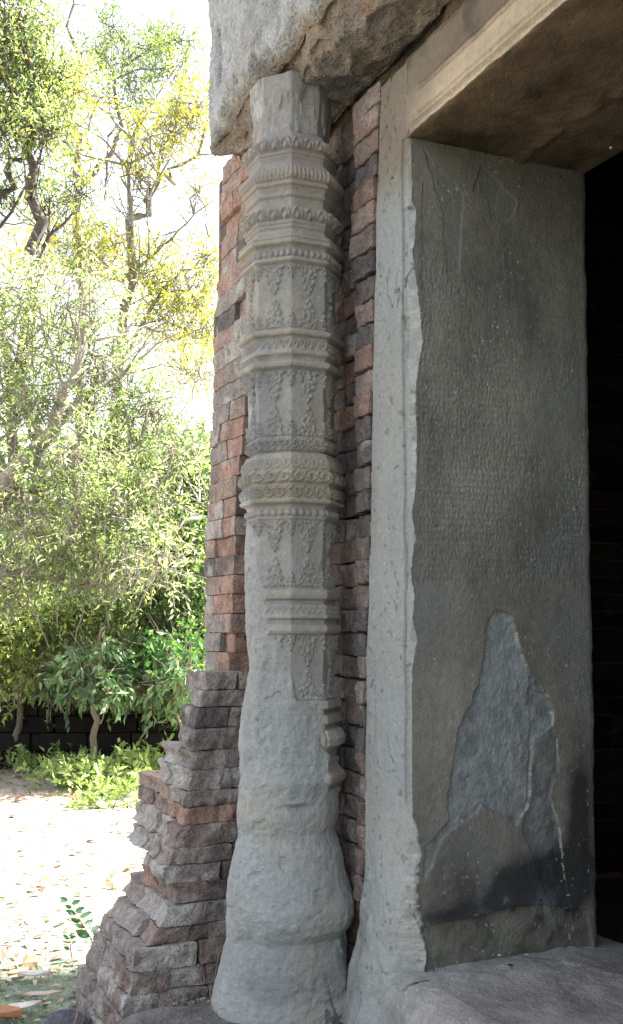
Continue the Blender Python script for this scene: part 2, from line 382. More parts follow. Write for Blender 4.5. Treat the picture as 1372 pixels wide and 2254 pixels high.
def jamb():
    ds = .002
    sf = np.arange(-FW, 0, ds); sr = np.arange(0, RD, .0019); side = np.linspace(-FW-.10, -FW-.004, 12); bk = np.linspace(RD+.004, RD+.16, 16)
    s = np.concatenate([side, sf, sr, bk]); zs = np.arange(ZBOT, ZT+.206, .0021); S, Z = np.meshgrid(s, zs, indexing='xy')  # rows z
    X = np.where(S < -FW, -FW, np.where(S < 0, S, np.where(S < RD, 0, -(S-RD)))); Y = np.where(S < -FW, -(S+FW), np.where(S < 0, 0, np.where(S < RD, S, RD)))
    P = np.stack([X, Y, Z], -1).reshape(-1, 3); sh = S.shape
    def nf(sc_, o, sd, stt=(1, 1, 1)): return fbm(P, sc_, o, sd, stt).reshape(sh)
    n_lo = nf(3, 3, 1); n_mid = nf(14, 3, 2, (1, 1, .5)); n_hi = nf(60, 2, 3)
    front = (S >= -FW) & (S < 0); rev = (S >= 0) & (S < RD)
    # front outer edge position from the photo
    pyv = np.array([240, 400, 600, 800, 1000, 1200, 1400, 1600, 1700, 1800, 1950, 2050, 2110, 2254]); pxv = np.array([833, 828, 822, 817, 813, 808, 803, 797, 795, 798, 800, 796, 788, 782])
    zz = np.array([zat(-FW, 0, p) for p in pyv]); xx = np.array([onY(a, b, 0)[0] for a, b in zip(pxv, pyv)])
    xo = np.interp(zs, zz[::-1], xx[::-1])[:, None]
    Xn = np.where(S < -FW, xo, np.where(S < 0, S/-FW*xo, X))
    Xn = np.where(S < 0, Xn+.003*nf(9, 3, 8, (0.01, .01, 1))*(S/-FW), Xn)
    # corner loss along the opening edge (rows of the photo -> where the inner face begins)
    cpy = np.array([300, 440, 455, 520, 560, 600, 660, 745, 790, 850, 900, 960, 1060, 1130, 1180, 1260, 1310, 1360, 1410, 1440, 1480, 1520, 1560, 1640, 1700, 1760, 1790, 1830, 1880, 1960, 2010, 2040, 2100, 2254])
    cpx = np.array([905, 906, 917, 912, 909, 914, 924, 932, 922, 917, 916, 917, 917, 907, 914, 904, 912, 908, 919, 914, 899, 901, 892, 891, 897, 893, 905, 921, 927, 921, 925, 938, 944, 948])
    cz = np.array([zat(0, 0, p) for p in cpy]); cy_ = np.array([max(.0, onX(a, b, 0)[1]) for a, b in zip(cpx, cpy)])
    c = np.interp(zs, cz[::-1], cy_[::-1])[:, None]+.0035*nf(25, 3, 12, (.01, .01, 1))+.0022*nf(95, 3, 13, (.01, .01, 1)); c = np.maximum(c, .001)*(1-.9*sst(zs, ZT-.01, ZT+.01)[:, None])
    cw = np.maximum(c*1.15, .004)          # how far the loss reaches over the front
    Yn = Y.copy()
    tf = np.clip(1-(-Xn)/cw, 0, 1); Yn = np.where(front, Yn+c*tf**1.15*.97, Yn)
    tr = np.clip(1-Y/c, 0, 1); Xn = np.where(rev, Xn-.0*tr, Xn); Yn = np.where(rev, np.maximum(Yn, c), Yn)
    chip = np.where(front, sst(tf, .02, .3), 0.)
    # moulding along the front: groove + fillet near the opening, ending above the sill
    zmold = ((zs > zat(0, 0, 1775)) & (zs < ZT+.006))[:, None]; zupper = (zs > zat(0, 0, 450))[:, None]
    gx = -.036-.003*nf(6, 2, 21, (.01, .01, 1)); groove = np.exp(-((Xn-gx)/.0028)**2)
    g2 = np.exp(-((Xn+.047)/.002)**2)*.4
    fil = sst(Xn, -.034, -.028)*.006
    Yn = np.where(front & zmold, Yn+.007*groove*(1-chip)+g2*.004+fil, Yn)
    Yn = np.where(front & ~zupper & zmold, Yn+.004*sst(Xn, -.05, -.03), Yn)
    # frame front swells and bulges near the foot
    foot = (1-sst(zs, -.05, .40))[:, None]
    Yn = np.where(S < 0, Yn-.035*foot*(1-.5*np.abs(S/FW+.5)*2)-.012*foot*n_mid*2-.05*sst(-Z, 0, .35), Yn)
    # surface relief: pits and scale on the front
    flake = sst(nf(11, 4, 31, (1, 1, .28)), .28, .36)
    Yn = np.where(front, Yn+.0025*sst(nf(9, 4, 37, (1, 1, .4)), .12, .17)*(Z < 1.6), Yn); Yn = np.where(front, Yn+.0035*n_lo+.0022*n_mid*1.3+.0008*n_hi+.0018*flake*(Xn > xo*.93), Yn)
    cr = np.abs(nf(9, 3, 33, (1, 1, .35))); crack = (cr < .012)&(nf(3.5, 2, 36)>.22)
    Yn = np.where(front, Yn+.004*crack, Yn)
    edge = np.clip(1-np.abs(S+FW)/.02, 0, 1); Yn = np.where(S < 0, Yn+.012*edge**2, Yn)
    tp_ = np.clip((Z-(ZT+.19))/.016, 0, 1); Yn = np.where(front, Yn+.012*tp_**2, Yn); Yn = np.where((S >= 0) & (Z > ZT-.002), np.maximum(Yn, .0)+.004, Yn)
    # ---- inner face (x depth)
    Dp = np.zeros(sh); PYc = Yn; PZ = Z
    sp_main = [rv(*q) for q in [(1092, 1342), (1128, 1352), (1140, 1395), (1150, 1440), (1168, 1488), (1182, 1520), (1206, 1524), (1218, 1560), (1216, 1600), (1206, 1612), (1180, 1625), (1176, 1660), (1170, 1720), (1166, 1780), (1150, 1800), (1138, 1822), (1118, 1796), (1090, 1790), (1060, 1770), (1052, 1790), (1020, 1812), (990, 1832), (972, 1850), (955, 1905), (932, 1945), (936, 1865), (962, 1838), (985, 1805), (988, 1750), (998, 1690), (1008, 1610), (1020, 1580), (1040, 1545), (1042, 1520), (1056, 1505), (1068, 1440), (1072, 1390), (1080, 1362)]]
    wob = .004*nf(40, 4, 41)+.004*nf(15, 2, 44); wob2 = .005*nf(40, 4, 43)+.004*nf(15, 2, 45)
    def m_of(poly): return poly_mask(PYc+wob, PZ+wob2, poly) & rev
    main = m_of(sp_main); Dp = Dp-.009*main
    sp2 = [rv(*q) for q in [(1168, 1480), (1206, 1524), (1218, 1560), (1216, 1600), (1228, 1625), (1232, 1680), (1222, 1720), (1212, 1750), (1228, 1800), (1236, 1860), (1243, 1930), (1258, 2000), (1270, 2060), (1240, 2060), (1150, 1830), (1160, 1790), (1170, 1620)]]
    second = m_of(sp2); Dp = Dp-.0035*second
    sp3 = [rv(*q) for q in [(1058, 360), (1140, 440), (1135, 470), (1112, 492), (1082, 490), (1076, 440), (1040, 420)]]
    third = m_of(sp3); Dp = Dp-.004*third
    sp4 = [rv(*q) for q in [(1300, 395), (1300, 560), (1135, 540), (1100, 610), (1110, 640), (1300, 640), (1300, 1300), (1310, 380)]]
    sp5 = [rv(*q) for q in [(932, 318), (960, 370), (1000, 400), (1020, 430), (1012, 600), (985, 600), (975, 470), (940, 350)]]
    fifth = m_of(sp5); Dp = Dp-.003*fifth
    sp6 = [rv(*q) for q in [(930, 400), (1135, 520), (1105, 560), (1112, 610), (1085, 640), (930, 660)]]
    sixth = m_of(sp6); Dp = Dp-.002*sixth
    lower = m_of([rv(*q) for q in [(920, 2045), (1000, 2030), (1120, 2000), (1200, 1990), (1290, 2005), (1310, 2110), (920, 2140)]]); Dp = Dp-.012*lower
    # inscription
    dz = zs[1]-zs[0]; i0 = int(np.argmax(sr[0] <= s)); j0 = 12+len(sf); nr = len(sr)
    rows = []; zt = zat(0, .2, 590); zbm = zat(0, .2, 1290); z = zt
    while z > zbm:
        fade = .8+.2*random.random(); rows.append((z, .028+random.uniform(-.003, .003), RD-.03, fade)); z -= .0165
    G = np.zeros(sh); G[:, j0:j0+nr] = glyph_raster(len(zs), nr, dz, .0019, zs[0], 0, rows, lambda q: .0102)
    G = blur(G, 1)
    wearm = sst(nf(5, 3, 51), -.35, .1)
    Dp = Dp-.0026*G*wearm*(1-main)
    rough = nf(30, 4, 61); Dp = Dp+np.where(main, .0028*rough+.0035*nf(11, 3, 64)+.001*nf(90, 2, 62), 0)+np.where(lower | second, .005*nf(22, 4, 63), 0)
    Dp = Dp+.004*n_lo*1.+.0012*n_mid+.0006*n_hi
    ebk = np.clip(1-(RD-Y)/.018, 0, 1); Dp = Dp-np.where(rev, .006*ebk**2*(1+.8*nf(20, 3, 71)), 0)
    footr = (1-sst(zs, .0, .10))[:, None]; 
    Xn = np.where(rev, Xn+Dp+.006*footr*nf(8, 3, 72), Xn)
    Xn = np.where(S >= RD, Xn-.008, Xn); Xn = np.where((S >= 0) & (Z > ZT), Xn-.02, Xn)
    V = np.stack([Xn, Yn, Z], -1).reshape(-1, 3)
    # ---- colours
    base = np.array([.285, .292, .277]); col = np.ones(sh+(3,))*base
    col *= (1+.14*n_lo+.10*nf(5, 4, 81, (1, 1, .4)))[..., None]
    warm = sst(nf(4, 4, 82, (1, 1, .5)), .05, .4)[..., None]; col = col*(1-.25*warm)+np.array([.34, .31, .25])*.25*warm
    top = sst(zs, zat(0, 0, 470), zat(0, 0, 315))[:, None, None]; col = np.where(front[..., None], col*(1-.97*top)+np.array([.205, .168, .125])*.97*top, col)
    lt = chip[..., None]*.35*sst(nf(20,3,85),-.2,.2)[...,None]; col = col*(1-lt)+np.array([.52, .51, .46])*lt
    dk = (groove*zmold*.55)[..., None]; col = np.where(front[..., None], col*(1-dk*.6), col)
    col = np.where((front & crack)[..., None], col*.35, col)
    sp = np.where(nf(45, 2, 86) > .6, 1, 0)[..., None]; col = np.where(front[..., None], col*(1-.35*sp), col)
    pat = np.array([.190, .177, .150]); rc = np.ones(sh+(3,))*pat
    rc *= np.clip(1+.42*nf(2.5, 4, 91)+.30*nf(9, 4, 92, (1, 1, .22))+.15*nf(40, 3, 90), .35, 2)[..., None]
    blue = sst(nf(3.0, 3, 93)-.35*np.abs(Z-1.0), -.25, .25)[..., None]; rc = rc*(1-.5*blue)+np.array([.19, .205, .195])*.5*blue
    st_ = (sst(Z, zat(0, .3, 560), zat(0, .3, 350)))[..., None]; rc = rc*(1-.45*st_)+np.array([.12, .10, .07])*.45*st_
    rc = rc*(1+.3*(G*wearm*sst(nf(4,3,94),-.1,.3))[..., None])
    rc = np.where(main[..., None], np.array([.245, .258, .255])*(1+.3*rough+.2*nf(4, 3, 95))[..., None], rc)
    rc = np.where((second & ~main)[..., None], np.array([.175, .178, .17])*(1+.3*rough)[..., None], rc)
    rc = np.where((third | fifth)[..., None], np.array([.175, .168, .145])*(1+.25*n_mid)[..., None], rc)
    rc = np.where(lower[..., None], np.array([.15, .145, .12])*(1+.5*nf(12, 4, 96))[..., None], rc)
    # black soot stain with a shape of its own above the foot
    def blob(px, py, sy, sz):
        a, b = rv(px, py); return np.exp(-(((PYc-a)/sy)**2+((PZ-b)/sz)**2))
    soot = blob(1120, 1965, .16, .055)+blob(1210, 1950, .12, .10)+blob(980, 2020, .12, .03)+.9*blob(1270, 1850, .05, .16)+.15*blob(1080, 1900, .2, .12)+.6*blob(1290, 1730, .05, .2)+.4*blob(1010, 1450, .06, .05)
    soot = np.clip(sst(soot*1.05+.55*nf(7, 5, 97), .25, 1.2), 0, .88)*(~lower | (nf(9, 3, 98) > .2))
    rc = rc*(1-soot[..., None])+np.array([.022, .023, .027])*soot[..., None]
    ln = np.minimum.reduce([poly_dist(PYc+wob, PZ+wob2, [rv(*q) for q in pp], False) for pp in (
        [(1140, 1395), (1150, 1440), (1168, 1488), (1182, 1520), (1206, 1524), (1218, 1560), (1216, 1600)], [(1176, 1640), (1170, 1720), (1166, 1780), (1150, 1800)],
        [(1228, 1625), (1232, 1680), (1216, 1740), (1212, 1750), (1228, 1800), (1236, 1860), (1243, 1930), (1256, 2000), (1262, 2070)])])
    lnm = ((ln < .0016+.0012*nf(25, 2, 100)) & rev & (nf(16, 3, 99) > -.12))[..., None]; rc = np.where(lnm, np.array([.36, .35, .29]), rc)
    wht = ((nf(95, 2, 101) > .70) & (nf(5, 3, 102) > .12) & rev)[..., None]; rc = np.where(wht, np.array([.42, .42, .38]), rc)
    chalk = np.clip(blob(1200, 2000, .035, .04)+blob(1175, 1825, .022, .014)+blob(1115, 1985, .008, .014), 0, 1)*(nf(30, 3, 103) > -.12); rc = rc*(1-.45*chalk[..., None])+np.array([.28, .31, .33])*.45*chalk[..., None]
    col = np.where((S >= 0)[..., None], rc, col)
    q = gridq(len(zs), len(s))
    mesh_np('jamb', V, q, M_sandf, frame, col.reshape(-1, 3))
jamb()
# header stone: front mouldings, soffit, back
def header():
    X0, X1 = -.010, 1.32; HT = .205
    hh = np.arange(HT, 0, -.0025); yy = np.arange(0, RD, .004)
    sec = [(y, HT) for y in np.linspace(.15, .004, 20)]+[(0, h) for h in hh]+[(y, 0) for y in yy]+[(RD, h) for h in np.linspace(0, .235, 12)]
    sec = np.array(sec); xs = np.arange(X0, X1, .0045)
    S, X = np.meshgrid(np.arange(len(sec)), xs, indexing='xy'); Y = sec[S, 0]; H = sec[S, 1]; Z = ZT+H
    P = np.stack([X, Y, Z], -1).reshape(-1, 3); sh = S.shape
    def nf(sc_, o, sd, stt=(1, 1, 1)): return fbm(P, sc_, o, sd, stt).reshape(sh)
    i0, i1 = 20, 20+len(hh); fr = (S >= i0) & (S < i1); sf = (S >= i1) & (S < i1+len(yy))
    r = H/HT; y = Y.copy(); mit = sst(X-.10*(H/HT), -.03, .03)
    prof = np.interp(r, [0, .10, .13, .16, .20, .22, .48, .52, .56, 1], [.016, .008, .001, .006, .006, .0, .004, .009, .0, -.003])
    y = np.where(fr, y+prof*mit+.004*nf(4, 3, 1)+.0015*nf(22, 3, 2), y)
    lip = np.where(sf, np.clip(1-Y/.02, 0, 1), 0)*mit
    z = Z+np.where(sf, .006*nf(3.5, 3, 3)+.0025*nf(15, 4, 4)+.004*lip**2*(1.+nf(20, 3, 6)), 0)
    z = z+np.where(fr & (r > .97), -.006*(1+nf(9, 3, 5)), 0)
    ridge = np.exp(-((Y-.33-.04*nf(2.5, 3, 8))/.022)**2)*sst(nf(6, 3, 9, (1, .3, 1)), -.2, .25); z = z-np.where(sf, .007*ridge*(1+nf(25, 3, 16))+.0015*sst(nf(6, 4, 17), .1, .2), 0)
    col = np.ones(sh+(3,))*np.array([.30, .235, .165]); n = nf(6, 4, 11, (.35, 1, 1))
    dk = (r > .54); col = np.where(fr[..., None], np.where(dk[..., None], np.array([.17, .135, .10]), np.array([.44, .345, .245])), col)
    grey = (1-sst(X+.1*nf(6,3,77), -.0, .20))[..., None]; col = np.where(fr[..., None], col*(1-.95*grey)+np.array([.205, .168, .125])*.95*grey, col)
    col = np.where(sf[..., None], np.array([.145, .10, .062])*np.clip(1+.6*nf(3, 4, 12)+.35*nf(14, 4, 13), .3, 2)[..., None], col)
    bm = (((S >= i0) & (r < .10) & fr)*sst(X, .0, .12))[..., None]; col = col*(1-bm)+np.array([.50, .40, .30])*bm
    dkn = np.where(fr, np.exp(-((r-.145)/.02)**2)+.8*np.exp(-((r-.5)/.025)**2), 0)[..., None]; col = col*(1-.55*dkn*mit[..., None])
    st_ = sst(nf(5, 4, 14), .12, .5)[..., None]; col = col*(1-.45*st_)
    col = col*(1+.3*n)[..., None]
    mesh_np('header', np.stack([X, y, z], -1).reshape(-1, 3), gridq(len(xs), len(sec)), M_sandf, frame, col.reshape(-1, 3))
header()
V, Q, N = rblock((1.1, 0, ZBOT), (1.312, RD, ZT-.003), .01, .02, .002, .006)
mesh_np('jamb', V, Q, M_sand, frame, np.array([.32, .33, .3])*(1+.2*fbm(V, 4, 3)[:, None]))
# sill: worn rounded block, its top stepped over by the foot of the jamb
def sill():
    xs = np.arange(-.20, 1.5, .0055)
    sec = [(y, 0) for y in np.arange(.66, .0, -.006)]
    for t in np.linspace(0, 1, 34): sec.append((.0-.09*sin(t*pi/2)**1.1, -.065*(1-cos(t*pi/2))))
    sec += [(-.09-.03*t, -.085-.55*t) for t in np.linspace(.01, 1, 75)]
    sec = [(.66+.02, -.5), (.665, -.06), (.662, -.02)]+sec; sec = np.array(sec)
    S, X = np.meshgrid(np.arange(len(sec)), xs, indexing='xy'); Y = sec[S, 0].copy(); Z = sec[S, 1].copy()
    P = np.stack([X, Y, Z], -1).reshape(-1, 3); sh = S.shape
    def nf(sc_, o, sd, stt=(1, 1, 1)): return fbm(P, sc_, o, sd, stt).reshape(sh)
    d = .010*nf(3, 3, 1)+.004*nf(9, 3, 2)+.0016*nf(40, 3, 3)-.004*sst(nf(7, 4, 15), .3, .36)
    Z = Z+d-.012-.03*sst(X, .05, .9)*(Y > 0)-.02*sst(Y, .42, .66); Y = Y-d*.8*(S > 110)
    # foot of the frame swells out over the front of the sill
    Y = Y+.085*(1-sst(X, -.19, .06))*(Y < .06); Z = Z-.012; Z = Z+.0*X
    ed = np.clip(1-(X+.20)/.03, 0, 1); Y = np.where(Z < -.01, Y+.04*ed**2, Y); Z = np.where(Z > -.05, Z-.03*ed**2, Z)
    dd = np.abs((X+.12)*.8+(Z+.10)*1.1+.02*nf(8, 3, 5)); qa = onY(866, 2182, -.09); qb = onY(905, 2146, -.05); dd = poly_dist(X+.003*nf(30, 2, 5), Z, [(qa[0], qa[2]), (qb[0], qb[2])], False); crk = (dd < .0035) & (Y < -.015); Y = Y+.02*crk
    V = np.stack([X, Y, Z], -1).reshape(-1, 3)
    col = np.ones(sh+(3,))*np.array([.27, .242, .218]); g = (1-sst(X+.4*Z*0-.35*(-Z), -.06, .24))[..., None]
    col = col*(1-g)+np.array([.34, .345, .32])*g
    col = col*(1+.30*nf(5, 4, 7)+.22*nf(17, 4, 8))[..., None]; w_ = sst(nf(9, 4, 9), .22, .5)[..., None]*.35; col = col*(1-w_)+np.array([.36, .34, .31])*w_
    wh = ((nf(80, 2, 10) > .68) & (nf(6, 2, 11) > .1))[..., None]; col = np.where(wh, np.array([.5, .48, .45]), col); col = np.where(crk[..., None], col*.1, col)
    mesh_np('sill', V, gridq(len(xs), len(sec)), M_sand, frame, col.reshape(-1, 3))
sill()

# ================================================================== COLONNETTE
CC = np.array([-.45, -.13]); DEP = float((np.array([CC[0], CC[1], .8])-CAM)@Fh)
def colonnette():
    root = empty('colonnette', (CC[0], CC[1], -.32))
    tag(root, 'grey octagonal carved sandstone colonnette with worn smooth lower shaft', 'column')
    rx = CC[0]+.13*cos(RAD(-22.5)); ry = CC[1]+.13*sin(RAD(-22.5))
    px2m = DEP/FPX
    prof = [(150, 95), (186, 94), (200, 92), (250, 88), (280, 88), (286, 92), (294, 98), (310, 107), (322, 104), (326, 98), (329, 103), (334, 103), (336, 97), (339, 101), (343, 98),
            (348, 96), (356, 103), (368, 111), (382, 116), (392, 113), (394, 107), (397, 111), (404, 111), (407, 104), (411, 104), (414, 101), (420, 101), (423, 104), (427, 103), (430, 97), (445, 96), (450, 104), (462, 110), (475, 108), (480, 103),
            (483, 107), (488, 107), (490, 102), (493, 105), (497, 103), (500, 99), (510, 104), (515, 108), (518, 116), (523, 120), (526, 115), (529, 120), (536, 120), (539, 110), (544, 106), (564, 107), (566, 112), (572, 113), (576, 106), (579, 102),
            (718, 102), (722, 106), (725, 116), (731, 120), (737, 118), (740, 108), (744, 107), (766, 108), (768, 111), (773, 113), (778, 113), (781, 108), (786, 104), (790, 104), (793, 114), (799, 118), (806, 116), (809, 108), (813, 101),
            (958, 99), (961, 102), (986, 103), (989, 99), (991, 93), (993, 96), (995, 104), (1012, 112), (1030, 116), (1033, 113), (1036, 117), (1060, 120), (1063, 113), (1066, 112), (1078, 116), (1096, 114), (1099, 119), (1106, 117), (1109, 106), (1116, 102),
            (1119, 102), (1135, 102), (1137, 104), (1141, 103), (1143, 98), (1292, 97), (1296, 101), (1299, 109), (1310, 110), (1318, 108), (1321, 98), (1329, 98), (1331, 107), (1352, 107), (1354, 110), (1361, 110), (1363, 101), (1373, 100), (1376, 109), (1388, 111), (1395, 108), (1398, 98),
            (1535, 96), (1542, 100), (1546, 110), (1562, 112), (1568, 100), (1573, 97), (1577, 109), (1595, 112), (1601, 104), (1607, 100), (1612, 110), (1630, 118), (1646, 116), (1660, 102), (1672, 100), (1680, 107), (1692, 104), (1700, 108), (1716, 122), (1728, 120), (1742, 108), (1752, 98), (2300, 98)]
    prof = np.array(prof, float)
    zt = zat(rx, ry, 150); zb = -.40
    zs = np.arange(zb, zt, .0022); pys = np.array([0.]*len(zs)); tab = np.arange(100, 2400, 4); ztab = np.array([zat(rx, ry, p) for p in tab])
    pys = np.interp(zs, ztab[::-1], tab[::-1])
    rp = np.interp(pys, prof[:, 0], prof[:, 1])
    NF = 42; nth = NF*8; th = np.arange(nth)/nth*2*pi-RAD(22.5)     # starts on the ridge facing the door side
    TH, PY = np.meshgrid(th, pys, indexing='ij'); Zg = np.meshgrid(th, zs, indexing='ij')[1]
    RP = np.broadcast_to(rp, TH.shape)
    fl = ((TH+RAD(22.5)) % (pi/4))/(pi/4)            # 0..1 across a face
    u = fl*2-1
    octf = cos(pi/8)/np.cos((fl-.5)*pi/4)
    phi = -(np.degrees(TH)+22.5); phi = (phi+180) % 360-180   # + to the left of the photo
    Rm = RP*px2m
    P = np.stack([CC[0]+np.cos(TH)*.13, CC[1]+np.sin(TH)*.13, Zg], -1).reshape(-1, 3); sh = TH.shape
    def nf(sc_, o, sd, stt=(1, 1, 1)): return fbm(P, sc_, o, sd, stt).reshape(sh)
    N1 = nf(6, 3, 1); N2 = nf(22, 3, 2, (1, 1, .7)); N3 = nf(70, 2, 3)
    H = np.zeros(sh)
    def inb(a, b): return (PY > a) & (PY < b)
    def beads(a, b, n, amp):
        c = (u+1)/2*n; cu = (c % 1)*2-1; v = (PY-(a+b)/2)/((b-a)/2); d = 1-cu**2*.95-v**2
        return np.where(inb(a, b), amp*np.sqrt(np.clip(d, 0, 1)), 0)
    def petals(a, b, n, amp):
        c = (u+1)/2*n; cu = (c % 1)*2-1; v = np.clip((PY-a)/(b-a), 0, 1)
        rad = np.sqrt(cu**2+((v-1)*1.0)**2*1.0+.0); e = 1-np.abs(rad-.78)/.2; inn = 1-rad/.5
        return np.where(inb(a, b), amp*(np.clip(e, 0, 1)+.9*np.sqrt(np.clip(inn, 0, 1))), 0)
    def fret(a, b, n, amp):
        c = (u+1)/2*n; v = (PY-a)/(b-a)
        q = np.sin(c*2*pi)*np.sin(v*2*pi*1.0)+.6*np.sin(c*4*pi+v*6)
        return np.where(inb(a+2, b-2), amp*np.clip(q*1.4, -.3, 1), 0)
    def scroll(a, b, n, amp):
        c = (u+1)/2*n; cu = (c % 1)*2-1; v = ((PY-a)/(b-a))*2-1
        rr = np.hypot(cu, v); an = np.arctan2(v, cu)
        q = np.cos(rr*9-an); return np.where(inb(a, b), amp*np.clip(q, -.2, 1)*(rr < 1.1), 0)
    def leafy(a, b, amp, down, wid=.60):
        v = (PY-a)/(b-a); v = v if down else 1-v; v = np.clip(v, 0, 1)
        un = u+.03*N2; out = np.zeros(sh)
        for cu0, L, wd in ((0, 1, wid), (-1.0, .5, .30), (1.0, .5, .30)):
            vv = v/L; half = wd*np.clip(1-vv, 0, 1)**.6*(1+.16*np.sin(vv*26)); du = np.abs(un-cu0)/np.maximum(half, 1e-3)
            m = sst(du, 1.0, .82)*(vv < 1); m2 = .70+.42*np.sin(np.abs(un-cu0)*19+vv*9+3*N2)*np.cos(vv*21-np.abs(un-cu0)*9+3*N3)+.15*np.exp(-((un-cu0)/.06)**2)
            rim = .3*np.exp(-((du-.88)/.1)**2)
            out = np.maximum(out, m*(m2+rim))
        foot = sst(v, .10, .06)*(.45+.4*np.sin(u*32)*np.cos(v*60)); out = np.maximum(out, foot)
        return np.where(inb(a, b), amp*out, 0)
    H += petals(294, 322, 3, .0042)+.7*beads(294, 324, 3, .003)
    v = (PY-370)/22; H += np.where(inb(368, 393), .0022*np.clip(np.abs(((u+1)*4.5+v*.0) % 1-.5)*4-v*1.0, 0, 1), 0)
    H += petals(450, 480, 3, .0045)+.7*beads(452, 481, 3, .003)
    H += beads(546, 564, 6, .005)
    H += leafy(580, 646, .0042, True)+leafy(652, 718, .0040, False)
    H += fret(744, 766, 5, .0025)
    H += leafy(813, 884, .0042, True)+leafy(890, 957, .0040, False)
    H += .8*scroll(962, 985, 5, .004)+.6*beads(962, 985, 5, .003)
    H += scroll(1003, 1029, 4, .0022)+scroll(1036, 1060, 3, .0035)+scroll(1068, 1094, 3.5, .0038)
    H += beads(1118, 1136, 5, .005)
    H += leafy(1144, 1215, .0042, True)+leafy(1222, 1291, .0040, False)
    H += .7*fret(1332, 1352, 6, .0025)
    H += leafy(1399, 1468, .0042, True)+leafy(1474, 1541, .0040, False)
    H += np.where(inb(1610, 1648), .003*np.sin((u+1)*30), 0)
    edgew = np.exp(-((1-np.abs(u))/.05)**2)
    carved = Rm*octf+2.2*H*(1+.2*N1)-.0015*(H > 0)+.0006*N2+.0004*N3-.0004*edgew*(1+2*N2)+.0012*N1
    # top block broken back
    tb = sst(PY, 286, 276)*sst(N1+.6*nf(14, 3, 5, (1, 1, .3)), -.1, .15); carved = carved-.007*tb-.006*np.clip(nf(18, 3, 6, (1, 1, .25)), 0, 1)*sst(PY, 290, 270)
    carved = carved+np.where(inb(243, 279) & (phi < -6) & (phi > -42), .006, 0)+np.where(inb(213, 243) & (phi < -14) & (phi > -38), .004, 0)
    # worn lower body
    yl = np.array([150, 1000, 1145, 1300, 1400, 1480, 1520, 1560, 1650, 1720, 1800, 1860, 1900, 1950, 2000, 2050, 2085, 2120, 2180, 2230, 2300, 2400]); xl = np.array([545, 548, 543, 538, 541, 545, 538, 531, 527, 526, 523, 519, 511, 500, 496, 497, 500, 492, 478, 468, 460, 455])
    yr = np.array([150, 1400, 1560, 1620, 1650, 1690, 1725, 1760, 1800, 1840, 1900, 1960, 2000, 2030, 2052, 2075, 2110, 2180, 2240, 2300, 2400]); xr = np.array([738, 736, 738, 742, 744, 742, 752, 740, 737, 735, 748, 762, 772, 775, 773, 758, 762, 772, 780, 784, 788])
    RL = (637-np.interp(PY, yl, xl)); RR = (np.interp(PY, yr, xr)-637); sph = np.sin(np.radians(phi))
    avg = (RL+RR)/2; re = (avg+(RL-RR)/2*sph)*px2m
    fo = .35*(1-sst(PY, 1700, 2000)); re = re*((1-fo)+fo*octf*1.02)
    # soft undulations that the vanished mouldings left
    re = re-.004*np.exp(-((PY-1850)/22)**2)+.004*np.exp(-((PY-1800)/28)**2)+.006*np.exp(-((PY-2015)/35)**2)*(phi < 40)-.003*np.exp(-((PY-2075)/18)**2)*(phi < 20)
    dent = np.exp(-(((PY-1780)/9)**2+((phi+8)/14)**2)); re = re-.009*dent+.006*np.exp(-(((PY-1768)/7)**2+((phi+8)/16)**2))
    ero = re+.005*N1+.003*N2+.0016*N3+.0022*nf(30, 4, 8, (1, 1, .4))+.002*sst(nf(8, 4, 18, (1, 1, .5)), .10, .2)+.0012*sst(nf(16, 4, 19, (1, 1, .5)), .05, .15)-.004*sst(nf(12, 3, 17), .42, .5)-.006*sst(nf(7, 4, 9), .25, .5)*(PY > 1990)
    ck = np.abs(nf(7, 3, 10, (1, 1, .3))); ero = ero-.0035*((ck < .010) & (nf(3, 2, 11) > .2))
    pxg = 637-RP*np.sin(np.radians(phi)); front = np.abs(phi) < 92
    by = np.array([0, 900, 960, 1000, 1140, 1150, 1200, 1250, 1300, 1390, 1396, 1420, 1445, 1480, 1520, 1543, 1550, 1580, 1700, 1745, 1756, 2400]); bx = np.array([400, 400, 400, 400, 500, 548, 560, 566, 578, 584, 585, 612, 628, 638, 640, 648, 700, 706, 712, 716, 900, 900])
    bnd = np.interp(PY, by, bx)+6*N2+5*N1
    E = sst(bnd-pxg, -2.5, 2.5); E = np.where(phi > 95, E*sst(phi, 165, 120) if False else E, E)
    side = sst(PY, 540, 700)*0; 
    # worn left flank of the upper shafts and a strip at the right
    chipL = sst(phi+14*N2+10*N1, 50, 58)*inb(840, 1140)*.9; carved = carved-.006*chipL*inb(815, 1140)
    chipR = sst(-phi+14*N2, 44, 50)*inb(590, 715)+sst(-phi+14*N2, 42, 50)*inb(815, 930)+sst(-phi+14*N2, 42, 48)*inb(1143, 1290); carved = carved-.0045*chipR
    R = carved*(1-E)+ero*E
    R = np.maximum(R, .05)
    V = np.stack([CC[0]+np.cos(TH)*R, CC[1]+np.sin(TH)*R, Zg], -1).reshape(-1, 3)
    base = np.array([.285, .268, .245]); col = np.ones(sh+(3,))*base
    lowc = np.array([.288, .296, .282]); e3 = E[..., None]; bl = sst(PY, 1350, 1700)[..., None]*.6+.4*e3; bl = np.clip(bl, 0, 1); col = col*(1-bl)+lowc*bl
    col *= (1+.11*N1+.08*N2+.05*N3)[..., None]
    och = sst(nf(5, 4, 20, (1, 1, .6)), .0, .45)[..., None]; col = col*(1-.35*och)+np.array([.34, .285, .20])*.35*och
    ring = (np.abs(np.gradient(rp))[None, :] > .8)*np.ones(sh); ringw = sst(np.broadcast_to(rp, sh), 104, 112)*(1-E); col = col*(1-.35*ringw[..., None])+np.array([.35, .29, .205])*.35*ringw[..., None]
